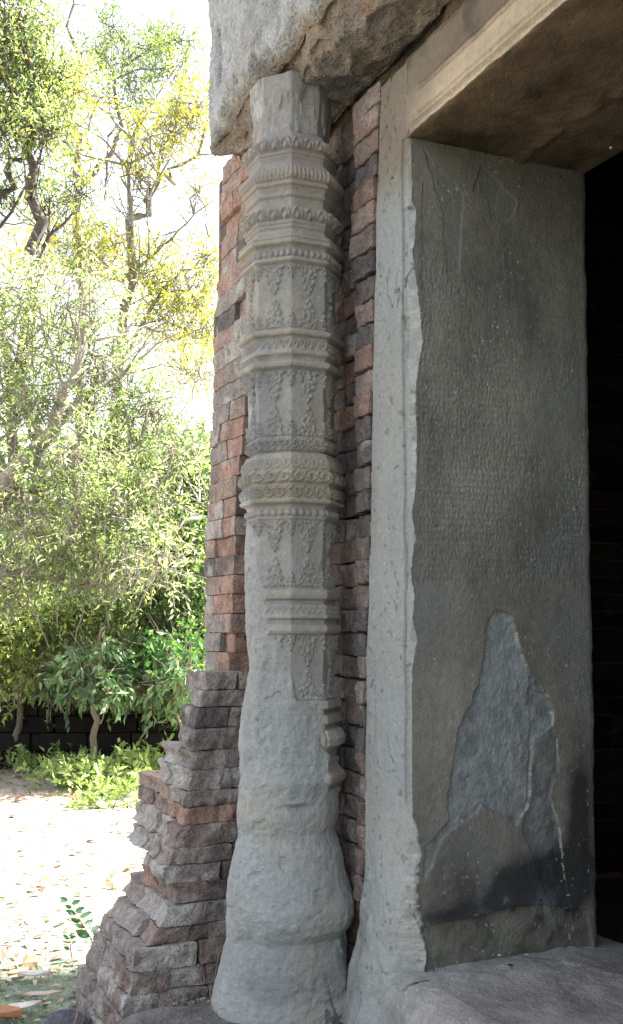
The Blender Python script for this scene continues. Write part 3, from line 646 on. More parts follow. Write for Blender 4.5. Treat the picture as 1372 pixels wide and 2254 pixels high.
    pk = sst(nf(3.5, 3, 21), .1, .4)[..., None]*(1-e3)*.35; col = col*(1-pk)+np.array([.30, .24, .225])*pk
    dirt = sst(-H, -.0005, -.0002)[..., None]*0
    lich = sst(nf(11, 4, 22), .22, .42)[..., None]*(sst(phi, 10, 70)*(PY < 1120)*.6+.12)[..., None]; col = col*(1-lich)+np.array([.43, .43, .40])*lich
    dkb = np.clip(sst(PY, 2030, 2200), 0, 1)*sst(nf(5, 4, 23), -.2, .3)+.5*sst(nf(4, 4, 24, (1, 1, .5)), .2, .5); col = col*(1-.5*dkb[..., None])+np.array([.13, .13, .14])*.5*dkb[..., None]
    cr2 = ((ck < .010) & (nf(3, 2, 11) > .2) & (E > .5))[..., None]; col = np.where(cr2, col*.5, col)
    side_shade = sst(-phi, 60, 80)*(PY<1100)*.35; col=col*(1-side_shade[...,None])  # shade of the right flank painted into the upper stone colour
    q = gridq(nth, len(zs), wrap=True)[:, ::1]
    body_m = (PY < 286)
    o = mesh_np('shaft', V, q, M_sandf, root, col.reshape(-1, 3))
    # cap ring closing the top under the lintel is hidden inside the lintel
    return root
colonnette()

# ================================================================== LINTEL
def lintel():
    zl = 2.30; ZL = zl
    lo = np.array([-.888, -.24, zl]); hi = np.array([2.0, .045, 3.15])
    V, Q, N = rblock(lo, (1.2, hi[1], hi[2]), .02, .0085 if False else .012, 0, 0)
    # rblock caps its grid; rebuild long faces finer
    Vs = []; Qs = []; Ns = []; off = 0; hi = np.array([1.9, .045, 3.05]); sz = hi-lo; r = .016
    for ax in range(3):
        a, b = [(1, 2), (2, 0), (0, 1)][ax]; na = int(sz[a]/.007); nb = int(sz[b]/.007)
        for side in (0, 1):
            Ug, Vg = np.meshgrid(np.linspace(lo[a], hi[a], na), np.linspace(lo[b], hi[b], nb), indexing='ij'); P = np.zeros((na*nb, 3)); P[:, a] = Ug.ravel(); P[:, b] = Vg.ravel(); P[:, ax] = hi[ax] if side else lo[ax]
            inn = np.clip(P, lo+r, hi-r); d = P-inn; nn = d/np.maximum(np.linalg.norm(d, axis=1)[:, None], 1e-9)
            q = gridq(na, nb, off); Vs.append(inn+nn*r); Ns.append(nn); Qs.append(q if side else q[:, ::-1]); off += na*nb
    V = np.concatenate(Vs); N = np.concatenate(Ns); Q = np.concatenate(Qs); P = V.copy()
    n1 = fbm(P, 3.2, 4, 4); n2 = fbm(P, 11, 4, 5); rid = 1-np.abs(fbm(P, 4.5, 3, 6))*3.2
    # ragged chamfer of the lower front edge
    dz = P[:, 2]-zl; dyf = P[:, 1]-lo[1]
    wz = .10+.09*fbm(P*[1, 0, 0], 3.5, 3, 7)+.05*fbm(P*[1, 0, 0], 12, 2, 8); wz = np.clip(wz, .03, .3); wy = .10+.05*fbm(P*[1, 0, 0], 4, 3, 9)
    left = np.clip(1-(P[:, 0]+.888)/.10, 0, 1); wz = wz*(1-left*.85); wy = wy*(1-left*.8)
    s = dz/wz+dyf/wy; cut = np.clip(1-s, 0, 1)
    D = np.zeros_like(V); D[:, 1] += cut*wy*.52; D[:, 2] += cut*wz*.52
    D += N*((.011+.006*(N[:, 2] < -.5))*n1+.007*n2+.0025*fbm(P, 40, 3, 3))[:, None]
    # undulating ridges on the underside
    under = N[:, 2] < -.5; D[:, 2] += np.where(under, .02*np.clip(rid, 0, 1)*(-1)+.012+.006*n2, 0)
    # deep vertical gouge on the front
    gg = np.exp(-(((P[:, 0]+.79)/.014)**2))*sst(P[:, 2], zl+.16, zl+.22)*sst(P[:, 2], zl+.42, zl+.34)*(N[:, 1] < -.5); D[:, 1] += .03*gg
    # left silhouette steps back in the middle
    lf = np.clip(1-(P[:, 0]+.888)/.2, 0, 1); D[:, 0] += lf*(.020*fbm(P*[0, 0, 1], 5, 3, 12)+.012*fbm(P, 12, 2, 15))
    # bedding flakes
    bed = fbm(P, 5, 4, 13, (1, 1, 2.2)); D += N*(.016*(np.floor(bed*5)/5-bed))[:, None]
    V = V+D
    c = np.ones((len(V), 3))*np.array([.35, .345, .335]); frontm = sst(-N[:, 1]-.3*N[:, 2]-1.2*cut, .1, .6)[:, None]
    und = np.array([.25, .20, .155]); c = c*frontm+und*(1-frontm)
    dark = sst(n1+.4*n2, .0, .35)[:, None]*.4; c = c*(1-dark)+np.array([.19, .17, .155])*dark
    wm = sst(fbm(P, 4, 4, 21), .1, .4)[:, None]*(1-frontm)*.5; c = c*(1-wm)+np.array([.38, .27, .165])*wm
    blk = sst(fbm(P, 9, 4, 22, (1, 1, .3)), .28, .45)[:, None]*.5*frontm; c = c*(1-blk)+np.array([.13, .125, .12])*blk
    rp_ = onZ(800, 18, zl); rs = (np.hypot(P[:, 0]-rp_[0], P[:, 1]-rp_[1])+.01*n2 < .022) & under; c[rs] = c[rs]*.4+np.array([.30, .13, .08])*.6
    c *= (1+.15*n2)[:, None]
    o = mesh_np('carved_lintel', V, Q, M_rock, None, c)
    tag(o, 'massive eroded sandstone lintel block resting on top of the colonnette', 'lintel')
lintel()
# stone course seen in the gap behind the lintel
V, Q, N = rblock((-.62, .055, 2.262), (1.3, .15, 2.42), .02, .02, .004, .02, 5)
mesh_np('backing_stone', V, Q, M_rock, tower, np.array([.15, .115, .09])*(1+.4*fbm(V, 6, 3)[:, None]))

# ================================================================== laterite boundary wall
def lat_wall():
    a = Acc(); W0 = onZ(-1100, 1696, GZ); W1 = onZ(760, 1688, GZ); d = (W1-W0); L = np.hypot(d[0], d[1]); d /= L; n = np.array([-d[1], d[0], 0])
    r = random.Random(5); zrow = GZ-.05; k = 0
    for h in (.19, .17, .15, .13):
        x = -.1*(k % 2)
        while x < L:
            bw = r.uniform(.28, .5)
            if not (k == 3 and r.random() < .45):
                V, Q, N = rblock((x+.004, 0, zrow+.003), (x+bw-.004, .38, zrow+h), .02, .035, .006, .012, 7, r.uniform(0, 80))
                V[:, 1] += r.uniform(-.02, .02); Wd = W0[None, :]*[1, 1, 0]+V[:, :1]*d[None, :]+V[:, 1:2]*(-n[None, :])*-1
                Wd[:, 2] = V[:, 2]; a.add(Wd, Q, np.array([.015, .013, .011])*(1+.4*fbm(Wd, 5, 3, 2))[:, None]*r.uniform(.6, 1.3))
            x += bw
        zrow += h; k += 1
    o = a.build('laterite_wall', M_rock); tag(o, 'low dark laterite block wall under the overhanging bushes', 'wall')
    return W0, d, n
WL = lat_wall()

# ================================================================== plants
def tube(acc, pts, rad, col, n=6):
    pts = np.array(pts, float)
    # resample with a slight wander
    t = np.linspace(0, len(pts)-1, max(len(pts)*3, 4)); P = np.stack([np.interp(t, range(len(pts)), pts[:, i]) for i in range(3)], -1)
    L = np.linalg.norm(pts[-1]-pts[0]); P[1:-1] += rng.normal(size=(len(P)-2, 3))*L*.008; R_ = np.interp(t, np.linspace(0, len(pts)-1, len(rad)), rad)
    T_ = np.gradient(P, axis=0); T_ /= np.linalg.norm(T_, axis=1)[:, None]+1e-9
    a = np.cross(T_, [.3, .9, .2]); a /= np.linalg.norm(a, axis=1)[:, None]+1e-9; b = np.cross(T_, a)
    th = np.arange(n)/n*2*pi
    V = P[None]+R_[None, :, None]*(np.cos(th)[:, None, None]*a[None]+np.sin(th)[:, None, None]*b[None])
    acc.add(V.reshape(-1, 3), gridq(n, len(P), wrap=True), np.array(col)); return P
def leaves(c, r, n, m, size, ratio, cols, droop=.35, twig=.35, up=.5, wood=None, wcol=(.13, .11, .09), rough=1.):
    """n twigs carrying m leaves each inside the ellipsoid (c, r)"""
    d = rng.normal(size=(n, 3)); d /= np.linalg.norm(d, axis=1)[:, None]; rad = rng.uniform(.15, 1, n)**.5
    P0 = np.array(c)+d*rad[:, None]*np.array(r)
    dr = d*.7+rng.normal(size=(n, 3))*.55+np.array([0, 0, up]); dr /= np.linalg.norm(dr, axis=1)[:, None]
    tl = twig*rng.uniform(.5, 1.3, n)
    t = (np.arange(m)+.5)/m
    P = P0[:, None]+dr[:, None]*(t[None, :, None]*tl[:, None, None])-np.array([0, 0, 1.])*(t**2*tl[:, None]*droop*.5)[..., None]
    P = P.reshape(-1, 3); D = np.repeat(dr, m, 0); k = len(P)
    ld = D*.5+rng.normal(size=(k, 3))*.7-np.array([0, 0, droop]); ld /= np.linalg.norm(ld, axis=1)[:, None]
    nn = rng.normal(size=(k, 3))*.6+np.array([0, 0, .8]); sd = np.cross(ld, nn); sd /= np.linalg.norm(sd, axis=1)[:, None]+1e-9
    up_ = np.cross(sd, ld); s = size*rng.uniform(.6, 1.25, k)[:, None]
    a = P; b = P+ld*s*.45+sd*s*ratio*.5+up_*s*.06; c_ = P+ld*s-up_*s*.08; e = P+ld*s*.45-sd*s*ratio*.5+up_*s*.06
    V = np.stack([a, b, c_, e], 1).reshape(-1, 3); Q = np.arange(k*4).reshape(-1, 4)
    cols = np.array(cols); ci = cols[rng.integers(0, len(cols), n)]; cc = np.repeat(ci, m, 0)*rng.uniform(.65, 1.35, (k, 1)); C = np.repeat(cc, 4, 0)
    if wood is not None:
        for i in range(0, n, 2):
            tube(wood, [P0[i]-dr[i]*tl[i]*.8, P0[i], P0[i]+dr[i]*tl[i]], [.006*rough, .004*rough, .002*rough], wcol, 3)
    return V, Q, C
def px3(px, py, d): return atD(px, py, d)
def branch_px(acc, pts, d, r0, r1, col, dd=0):
    P = [px3(a, b, d+dd*i/len(pts)) for i, (a, b) in enumerate(pts)]
    return tube(acc, P, np.linspace(r0, r1, len(P)), col, 7)
def tree(name, label, cat, d, limbs, clumps, cols, n, m, size, ratio, mat, group=None, twig=.35, droop=.35, wcol=(.16, .14, .12), depthr=.9, up=.5, bare=0, drop=.3):
    base = px3(limbs[0][0][0][0], limbs[0][0][0][1], d); root = empty(name, (base[0], base[1], GZ)); tag(root, label, cat, group)
    w_ = Acc(); lf = Acc(); ends = []
    for pts, r0, r1 in limbs:
        P = branch_px(w_, pts, d, r0, r1, wcol, dd=rng.uniform(-.5, .5)); ends.append(P)
    al = np.concatenate(ends)
    tot = sum(c[2]**2 for c in clumps)
    for cx, cy, cr in [(c[0], c[1], c[2]) for c in clumps]:
        dd = d+rng.uniform(-.6, .6)*depthr; C = px3(cx, cy, dd); rr = cr/FPX*d
        # a limb reaching from the nearest modelled wood into the clump
        j = np.argmin(np.linalg.norm(al-C-np.array([0, 0, -drop]), axis=1)); tube(w_, [al[j], (al[j]+C)/2+rng.normal(size=3)*.08, C], [.018, .012, .006], wcol, 5)
        for q in range(5):
            e = C+rng.normal(size=3)*rr*.6; tube(w_, [C, (C+e)/2+rng.normal(size=3)*.04, e], [.009, .006, .003], wcol, 4)
        V, Q, CC_ = leaves(C, (rr, rr, rr*.85), max(6, int(n*cr*cr/tot)), m, size, ratio, cols, droop, twig, up, w_, wcol); lf.add(V, Q, CC_)
    for i in range(bare):
        j = rng.integers(0, len(al)); v = rng.normal(size=3)+np.array([0, 0, .9]); v /= np.linalg.norm(v); L = rng.uniform(.4, 1.1); tube(w_, [al[j], al[j]+v*L*.5+rng.normal(size=3)*.04, al[j]+v*L], [.009, .006, .002], wcol, 4)
    w_.build('trunk', M_bark, root); lf.build('crown', mat, root, False)
    return root
G1 = [(.36, .40, .28), (.11, .16, .07), (.08, .13, .055), (.16, .20, .09), (.10, .15, .08), (.32, .36, .26), (.12, .16, .09), (.22, .26, .15)]  # palest entries, also in GY and GM, paint in the glare of sunlit leaves
GY = [(.30, .32, .11), (.24, .28, .11), (.14, .18, .07), (.38, .39, .22)]
GD = [(.05, .10, .035), (.07, .13, .045), (.04, .08, .03)]
GM = [(.14, .18, .08), (.20, .23, .10), (.09, .13, .06), (.30, .34, .24)]
GRP = 'trees behind the boundary wall'
tree('broadleaf_tree', 'nearest leaning tree with thick forking grey limbs and narrow leaves', 'tree', 8.8,
     [([(-190, 1700), (-130, 1400), (-60, 1180), (20, 1062), (60, 1010), (100, 970), (130, 890), (150, 850), (178, 760), (205, 700)], .10, .02),
      ([(-60, 1180), (30, 1085), (120, 1065), (180, 1020), (240, 1000), (310, 975)], .06, .015), ([(100, 970), (180, 870), (240, 845), (300, 800), (360, 740)], .035, .008),
      ([(20, 1062), (-10, 990), (-30, 900), (30, 850), (75, 800), (70, 700)], .04, .012), ([(240, 1000), (320, 1050), (400, 1090), (450, 1110)], .014, .005), ([(180, 1020), (270, 1075), (350, 1090), (440, 1140)], .012, .004),
      ([(-60, 1265), (0, 1262), (70, 1262), (120, 1280), (170, 1292), (230, 1284)], .035, .012), ([(120, 1065), (200, 930), (215, 860), (250, 760), (300, 700)], .03, .007)],
     [(40, 760, 120), (150, 680, 110), (-20, 900, 120), (90, 880, 90), (200, 780, 90), (270, 860, 90), (240, 960, 80), (330, 900, 80), (160, 1000, 80), (60, 1120, 90), (170, 1130, 110), (280, 1120, 90), (380, 1000, 80), (30, 1270, 110), (150, 1230, 90), (250, 1250, 90), (350, 1230, 80), (-30, 640, 100), (330, 1080, 70)],
     [tuple(min(.5, q*1.3) for q in c_) for c_ in G1+GM], 2200, 9, .056, .30, M_leaf, None, bare=90, wcol=(.30, .27, .24))
tree('tall_tree', 'tall tree at the photo\'s upper left with dense green crown over dark thin stems', 'tree', 11.5,
     [([(60, 1640), (70, 1100), (75, 600), (82, 500), (78, 420), (75, 330), (60, 200), (50, 60)], .09, .025), ([(60, 1200), (-30, 560), (-10, 450), (30, 370), (52, 330), (75, 200)], .06, .02), ([(75, 580), (110, 520), (160, 470)], .03, .01), ([(0, 500), (30, 460), (60, 400), (50, 340)], .02, .008)],
     [(20, 30, 90), (60, 110, 80), (30, 200, 100), (90, 230, 70), (20, 290, 80), (100, 290, 60), (-30, 120, 90), (130, 160, 50), (10, 430, 50), (110, 440, 55), (170, 420, 45)],
     G1+GY, 1500, 8, .065, .34, M_leaf, GRP, bare=20, wcol=(.10, .085, .075))
tree('slender_tree', 'slender open tree with small bluish crown against the white sky', 'tree', 15,
     [([(190, 1620), (180, 900), (160, 400), (178, 340), (168, 240), (158, 120), (160, -40)], .07, .015), ([(165, 420), (200, 390), (240, 340), (268, 280), (250, 200), (270, 150)], .05, .012), ([(200, 330), (190, 300), (200, 260)], .02, .01), ([(230, 440), (235, 380), (238, 300)], .02, .01)],
     [(260, 140, 55), (320, 110, 50), (370, 150, 55), (300, 180, 45), (355, 90, 45), (240, 215, 35), (400, 90, 40), (250, 60, 40), (210, 110, 35), (300, 250, 40)],
     [(.10, .15, .07), (.13, .18, .07), (.17, .21, .06)], 480, 9, .07, .34, M_leaf, GRP, bare=26, wcol=(.16, .145, .14))
tree('yellow_leaved_tree', 'tree with yellow sunlit leaves and bare fanning twigs beside the temple', 'tree', 13,
     [([(250, 1640), (262, 1100), (270, 700), (290, 500), (325, 440), (360, 390), (410, 355), (480, 340)], .08, .01), ([(290, 500), (285, 400), (290, 300), (340, 220)], .03, .008), ([(270, 620), (340, 560), (400, 500), (470, 440)], .025, .006), ([(325, 440), (345, 400), (355, 320)], .02, .006), ([(262, 800), (360, 640), (430, 580), (470, 500)], .03, .007)],
     [(330, 300, 65), (390, 270, 55), (430, 230, 60), (300, 380, 40), (250, 540, 60), (330, 600, 70), (420, 640, 75), (360, 700, 80), (450, 720, 60), (430, 820, 70), (200, 570, 60), (460, 560, 35), (440, 420, 28), (120, 250, 70), (180, 200, 50), (160, 330, 45), (150, 540, 70), (60, 560, 60)],
     GY, 1700, 8, .066, .34, M_leafy, GRP, bare=110, wcol=(.26, .24, .22))
BG = 'bushes growing behind the boundary wall'
for nm, lb, d, base, cl, cs in (
    ('leafy_bush', 'wide pale green bush spilling over the wall at the photo\'s left edge', 10.2, (40, 1640), [(-30, 1420, 90), (60, 1400, 80), (20, 1500, 70), (110, 1470, 70), (60, 1540, 45), (140, 1390, 60), (10, 1340, 70)], GM+GY[:2]),
    ('leafy_bush', 'tall mid green bush filling the gap behind the thin sapling', 10.6, (240, 1640), [(190, 1330, 80), (270, 1350, 80), (230, 1430, 70), (320, 1400, 70), (180, 1480, 60), (290, 1480, 60), (340, 1310, 70), (230, 1250, 80)], G1+GM),
    ('leafy_bush', 'dark green bush against the left edge of the brick pilaster', 10.0, (410, 1640), [(400, 1200, 70), (440, 1130, 60), (430, 1290, 60), (390, 1350, 50), (440, 1400, 55), (410, 1480, 50), (445, 1520, 40), (400, 1040, 60)], GD+G1[:2])):
    tree(nm, lb, 'bush', d-.45, [([base, (base[0]+8, 1560), (base[0]-6, 1480), (base[0]+10, 1380)], .035, .012), ([(base[0]+8, 1580), (base[0]-50, 1480), (base[0]-70, 1400)], .02, .008), ([(base[0], 1560), (base[0]+40, 1460), (base[0]+60, 1380)], .02, .008)], cl, cs, 1150, 9, .07, .40, M_leaf, BG, twig=.3)
tree('sapling', 'thin straight sapling with drooping glossy leaves before the dark wall', 'sapling', 8.9,
     [([(203, 1700), (206, 1640), (209, 1570), (213, 1500), (216, 1430), (225, 1370)], .032, .014), ([(213, 1500), (270, 1480), (330, 1500), (380, 1520)], .012, .005), ([(213, 1510), (170, 1490), (140, 1500)], .010, .004), ([(196, 1690), (186, 1660), (178, 1640)], .014, .006)],
     [(160, 1490, 38), (215, 1465, 42), (270, 1500, 40), (325, 1505, 40), (375, 1530, 36), (240, 1525, 28), (300, 1535, 26), (350, 1470, 36), (130, 1520, 20), (410, 1490, 36), (405, 1560, 20)],
     [(.08, .15, .075), (.14, .22, .12), (.06, .11, .06), (.24, .32, .21)], 480, 7, .095, .36, M_leafd, None, twig=.22, droop=1.0, drop=-.02, wcol=(.24, .20, .155))
tree('young_tree', 'small pale stemmed tree leaning over the wall next to the brick plinth', 'tree', 9.2,
     [([(425, 1690), (405, 1620), (392, 1580), (380, 1530), (350, 1490), (320, 1470)], .02, .006), ([(392, 1580), (372, 1520), (345, 1490)], .012, .005)],
     [(395, 1440, 45), (430, 1470, 40), (350, 1440, 36), (430, 1560, 30), (300, 1440, 34)], [(.12, .24, .08), (.09, .19, .06)], 260, 7, .09, .4, M_leafd, None, twig=.28, droop=1.0, wcol=(.34, .29, .24))
HG = 'sunlit low plants in front of the wall'
for i, (px, py, n, hh, lb) in enumerate([(95, 1700, 55, .16, 'small low plant with light leaves at the far left of the row before the wall'), (150, 1735, 80, .2, 'low plant with light leaves below and left of the sapling stem'), (225, 1745, 90, .22, 'broad low plant with light leaves right under the sapling stem'),
                                     (290, 1725, 90, .22, 'low leafy plant in the middle between sapling stem and brick plinth'), (345, 1715, 80, .2, 'low leafy plant touching the outline of the brick plinth'), (265, 1775, 70, .14, 'front low plant nearest the camera on the pale litter'), (20, 1690, 40, .12, 'tiny weed tuft at the photo\'s left edge before the dark wall')]):
    P = onZ(px, py, GZ); n = int(n*.72); root = empty('low_plant', (P[0], P[1], gh(P[0], P[1]))); tag(root, lb, 'plant', HG)
    w_ = Acc(); lf = Acc(); b0 = np.array(root.location)
    for k in range(7):
        e = b0+np.array([rng.normal()*.16, rng.normal()*.22, hh*rng.uniform(.6, 1.1)]); tube(w_, [b0+rng.normal(size=3)*[.04, .06, 0], (b0+e)/2, e], [.005, .003, .002], (.12, .16, .06), 4)
    V, Q, C = leaves(b0+[0, 0, hh*.55], (.22, .30, hh*.5), n, 6, .075, .45, [(.24, .30, .14), (.30, .36, .18), (.16, .22, .09)], .2, .14, .6); lf.add(V, Q, C)
    w_.build('stem', M_bark, root); lf.build('foliage', M_leaf, root, False)
# distant woodland mass
fa = Acc()
for i in range(110):
    px = -1100+i*22+rng.uniform(-15, 15); py = rng.uniform(980, 1560); d = rng.uniform(20, 26)
    C = px3(px, py, d); V, Q, c = leaves(C, (1.1, 1.1, 1.0), 130, 6, .22, .5, GD+G1, .3, .5); fa.add(V, Q, c)
o = fa.build('far_woodland', M_leaf, None, False); tag(o, 'dense dim woodland seen between the trees', 'woodland', kind='stuff')

# ================================================================== ground cover and small things
def flat_leaves(n, region, s0, s1, cols, seedless=0):
    x = rng.uniform(region[0], region[1], n); y = rng.uniform(region[2], region[3], n); z = gh(x, y)+rng.uniform(.004, .016, n)
    a = rng.uniform(0, 2*pi, n); s = rng.uniform(s0, s1, n)[:, None]; ld = np.stack([np.cos(a), np.sin(a), rng.normal(size=n)*.25], -1); sd = np.stack([-np.sin(a), np.cos(a), rng.normal(size=n)*.3], -1)
    P = np.stack([x, y, z], -1); u = np.array([0, 0, 1.])
    k = [P, P+ld*s*.3+sd*s*.22+u*s*.1, P+ld*s*.7+sd*s*.2+u*s*.12, P+ld*s, P+ld*s*.7-sd*s*.2+u*s*.1, P+ld*s*.3-sd*s*.22+u*s*.14]
    V = np.stack(k, 1).reshape(-1, 3); b = np.arange(n)[:, None]*6; Q = np.concatenate([b+[[0, 1, 2, 5]], b+[[5, 2, 3, 4]]]); 
    cols = np.array(cols); C = np.repeat(cols[rng.integers(0, len(cols), n)]*rng.uniform(.6, 1.3, (n, 1)), 6, 0); return V, Q, C
a = Acc(); DRY = [(.34, .20, .13), (.42, .30, .21), (.24, .14, .09), (.45, .36, .28), (.20, .13, .09)]
a.add(*flat_leaves(5200, (-9.8, -1.7, -4.5, 4.0), .035, .08, DRY)); a.add(*flat_leaves(700, (-2.6, -.9, -1.5, -.2), .015, .05, DRY+[(.12, .16, .09)]))
o = a.build('leaf_litter', M_dry, None, False); tag(o, 'brown dry leaf litter scattered over the bare ground', 'leaf litter', kind='stuff')
a = Acc(); n = 9000; x = rng.uniform(-3.0, -1.0, n); y = rng.uniform(-1.6, .3, n); z = gh(x, y); h = rng.uniform(.008, .03, n); aa = rng.uniform(0, 6.28, n)
P = np.stack([x, y, z-.003], -1); sd = np.stack([np.cos(aa), np.sin(aa), 0*aa], -1)*.0018; tip = P+np.stack([rng.normal(size=n)*.012, rng.normal(size=n)*.012, h], -1)
V = np.stack([P-sd, P+sd, tip+sd*.3, tip-sd*.3], 1).reshape(-1, 3); C = np.repeat(np.array([.10, .19, .13])*rng.uniform(.5, 1.6, (n, 1)), 4, 0)
a.add(V, np.arange(n*4).reshape(-1, 4), C); o = a.build('moss_and_grass', M_leaf, None, False); tag(o, 'short bluish moss and fine grass in the shade beside the plinth', 'ground cover', kind='stuff')
# fallen leaves one can tell apart
def big_leaf(px, py, L, W, ang, col, curl, label):
    P = onZ(px, py, GZ+.02); P[2] = gh(P[0], P[1])+.012; nu, nv = 18, 9; u = np.linspace(0, 1, nu); v = np.linspace(-1, 1, nv)
    U, Vv = np.meshgrid(u, v, indexing='ij'); wdt = W*.5*np.sin(np.clip(U, .001, 1)**.8*pi)**.75; X = (U-.5)*L; Y = Vv*wdt
    Z = curl*(np.abs(Vv)**1.5)*W+.25*curl*L*(U-.4)**2+.0012*np.sin(U*9)*np.abs(Vv)+.006
    ca, sa = cos(ang), sin(ang); V = np.stack([P[0]+X*ca-Y*sa, P[1]+X*sa+Y*ca, P[2]+Z], -1).reshape(-1, 3)
    c = np.array(col)*(1-.35*np.exp(-(Vv.ravel()/.12)**2))[:, None]*(1+.2*fbm(V, 40, 2))[:, None]
    o = mesh_np('fallen_leaf', V, gridq(nu, nv), M_dry, None, c); tag(o, label, 'leaf', 'large fallen leaves at the foot of the plinth')
big_leaf(66, 2112, .10, .075, .4, (.36, .29, .20), .30, 'round buff fallen leaf standing curled at the edge of the shade')
big_leaf(44, 2132, .10, .05, 2.0, (.33, .20, .13), .2, 'flat brown fallen leaf just below the round curled leaf')
big_leaf(76, 2140, .12, .055, 1.2, (.50, .48, .46), .25, 'pale grey fallen leaf lying below the round curled leaf')
big_leaf(52, 2212, .12, .055, 1.7, (.55, .50, .47), .2, 'whitish fallen leaf on the moss near the lower left corner')
big_leaf(14, 2232, .11, .07, .9, (.42, .21, .12), .35, 'orange brown curled leaf in the lower left corner')
big_leaf(95, 2185, .13, .04, 1.4, (.40, .33, .30), .15, 'narrow greyish fallen leaf between the whitish leaf and the plinth')
big_leaf(20, 2208, .09, .05, 1.9, (.13, .24, .06), .1, 'single green fallen leaf on the moss by the left edge')
def seedling(px, py, pts, size, label, n=11):
    P = onZ(px, py, GZ+.03); P[2] = gh(P[0], P[1]); d = float((P-CAM)@Fw); root = empty('seedling', tuple(P)); tag(root, label, 'seedling', 'seedlings beside the plinth')
    w_ = Acc(); lf = Acc(); pth = [P]+[px3(a, b, d) for a, b in pts]; S = tube(w_, pth, [.003, .002, .001], (.16, .13, .09), 5)
    al = [np.array([np.interp(t, np.linspace(0, 1, len(S)), S[:, i]) for i in range(3)]) for t in np.linspace(.25, 1, n)]
    for i, p in enumerate(al):
        sg = 1 if i % 2 else -1; ld = Rr*sg*.8+np.array([0, 0, .35])+Fh*rng.normal()*.4; ld /= np.linalg.norm(ld); s = size*rng.uniform(.75, 1.15)*(1.05-.5*i/n)
        nn = -Fh+rng.normal(size=3)*.35+np.array([0, 0, .5]); sd = np.cross(ld, nn); sd /= np.linalg.norm(sd); up_ = np.cross(sd, ld); nu, nv = 7, 5
        U, Vv = np.meshgrid(np.linspace(0, 1, nu), np.linspace(-1, 1, nv), indexing='ij'); wd = .27*s*np.sin(np.clip(U, .001, 1)**.85*pi)**.7
        V = p+ld*(s*U+.004)[..., None]+sd*(Vv*wd)[..., None]+up_*(np.abs(Vv)*s*.08-U**2*s*.1)[..., None]
        lf.add(V.reshape(-1, 3), gridq(nu, nv), np.array([.055, .12, .075])*rng.uniform(.7, 1.3))
    w_.build('stem', M_bark, root); lf.build('leaves', M_leafd, root)
seedling(212, 2085, [(200, 2062), (182, 2035), (165, 2010), (152, 1985)], .055, 'seedling with a row of oval blue green leaves rising beside the plinth')
seedling(158, 2082, [(155, 2070), (150, 2062)], .028, 'tiny reddish leaved seedling left of the taller one', 6)
def stalks(px, py, ends, label):
    P = onZ(px, py, -.30); P[2] = gh(P[0], P[1]); d = float((P-CAM)@Fw); root = empty('dry_stalks', tuple(P)); tag(root, label, 'dry grass')
    for a, b, dd in ends:
        w_ = Acc(); e = px3(a, b, d+dd); tube(w_, [P+rng.normal(size=3)*[.008, .008, 0], (P+e)/2+rng.normal(size=3)*.006, e], [.0022, .0016, .0008], (.42, .32, .20), 5); w_.build('stalk', M_bark, root)
stalks(447, 2215, [(500, 2075, .05), (497, 2090, .0), (482, 2100, .0), (470, 2140, -.02), (462, 2160, 0)], 'thin straw coloured grass stalks leaning between plinth and colonnette')
stalks(158, 2262, [(186, 2170, .0), (178, 2190, .02), (190, 2200, .0)], 'short straw stalks leaning against the plinth near the bottom left')
def stone(px, py, z, r, col, label, name='stone', cat='stone', seed=1, squash=.5, group=None):
    P = onZ(px, py, z); n, m = 60, 34; th = np.linspace(0, 2*pi, n, endpoint=False); ph = np.linspace(-pi/2, pi/2, m); T_, H_ = np.meshgrid(th, ph, indexing='ij')
    D = np.stack([np.cos(H_)*np.cos(T_), np.cos(H_)*np.sin(T_), np.sin(H_)*squash], -1).reshape(-1, 3)
    V = D*np.array(r)*(1+.16*fbm(D+seed, 1.6, 3, seed))[:, None]+.02*r[0]*fbm(D, 9, 2, seed)[:, None]; V = V+P
    o = mesh_np(name, V, gridq(n, m, wrap=True)[:, ::-1], M_rock if r[0] > .03 else M_sand, None, np.array(col)*(1+.35*fbm(V, 12, 3))[:, None]); tag(o, label, cat, group); return o
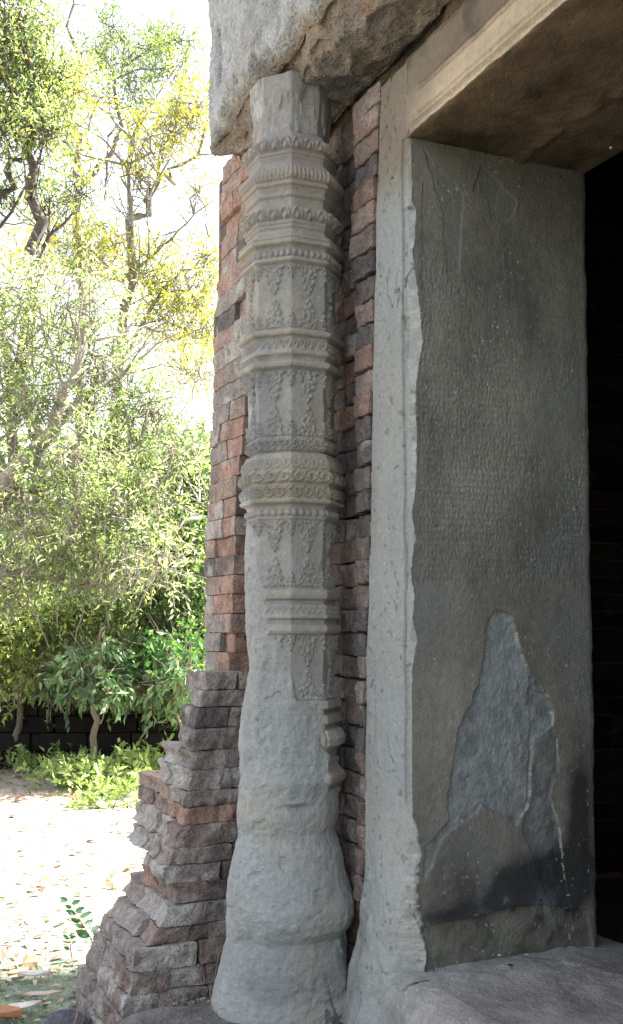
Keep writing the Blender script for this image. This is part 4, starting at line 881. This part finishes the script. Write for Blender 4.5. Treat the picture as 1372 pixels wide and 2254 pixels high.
stone(468, 2262, -.33, (.085, .10, .09), (.085, .085, .10), 'dark rounded boulder at the foot of the colonnette', 'boulder', 'boulder', 3, .55)
stone(150, 2262, -.43, (.10, .07, .09), (.085, .08, .095), 'dark flat stone at the bottom of the photo left of the plinth', 'stone', 'stone', 8, .5)
for px, py, c, lb in ((688, 2243, (.7, .7, .68), 'bright white pebble on the dirt before the colonnette'), (716, 2246, (.10, .12, .2), 'small dark blue pebble next to the white one'), (742, 2247, (.45, .36, .33), 'pinkish pebble right of the dark blue one')):
    stone(px, py, -.30, (.007, .007, .007), c, lb, 'pebble', 'pebble', 5, .8, 'pebbles by the colonnette foot')
for px, py, c, lb in ((1098, 2101, (.6, .6, .6), 'pale chip lying on the door sill near the inner face'), (1160, 2101, (.45, .45, .45), 'smaller grey chip on the sill right of the pale one'), (1124, 2124, (.07, .04, .035), 'dark brown seed husk on the door sill')):
    stone(px, py, -.018, (.009, .006, .006), c, lb, 'chip', 'chip', 6, .35, 'small bits on the door sill')
P = onZ(1345, 325, ZT-.003); bpy.ops.mesh.primitive_uv_sphere_add(segments=20, ring_count=12, radius=.0045, location=P)
o = bpy.context.object; o.name = 'spider_egg_sac'; o.data.name = 'spider_egg_sac'; o.scale = (1, 1, .8); bpy.ops.object.shade_smooth()
ac = o.data.color_attributes.new('Col', 'FLOAT_COLOR', 'POINT'); ac.data.foreach_set('color', [.75]*(4*len(o.data.vertices))); o.data.materials.append(M_sand); tag(o, 'tiny round white egg sac stuck under the door header', 'egg sac')

a = Acc(); r = random.Random(21)
for i in range(260):
    px = r.uniform(380, 800); py = r.uniform(2225, 2300); P = onZ(px, py, -.315); q = r.uniform(.002, .008); P[2] = gh(P[0], P[1])+q*.3
    V, Q, N = rblock(P-q, P+q*np.array([1, 1, .6]), q*.7, q, .0, 0); a.add(V, Q, np.array(r.choice([(.2, .18, .16), (.32, .28, .26), (.1, .095, .1), (.25, .2, .17)])))
o = a.build('gravel', M_sand); tag(o, 'fine gravel and grit on the dirt at the colonnette foot', 'gravel', kind='stuff')
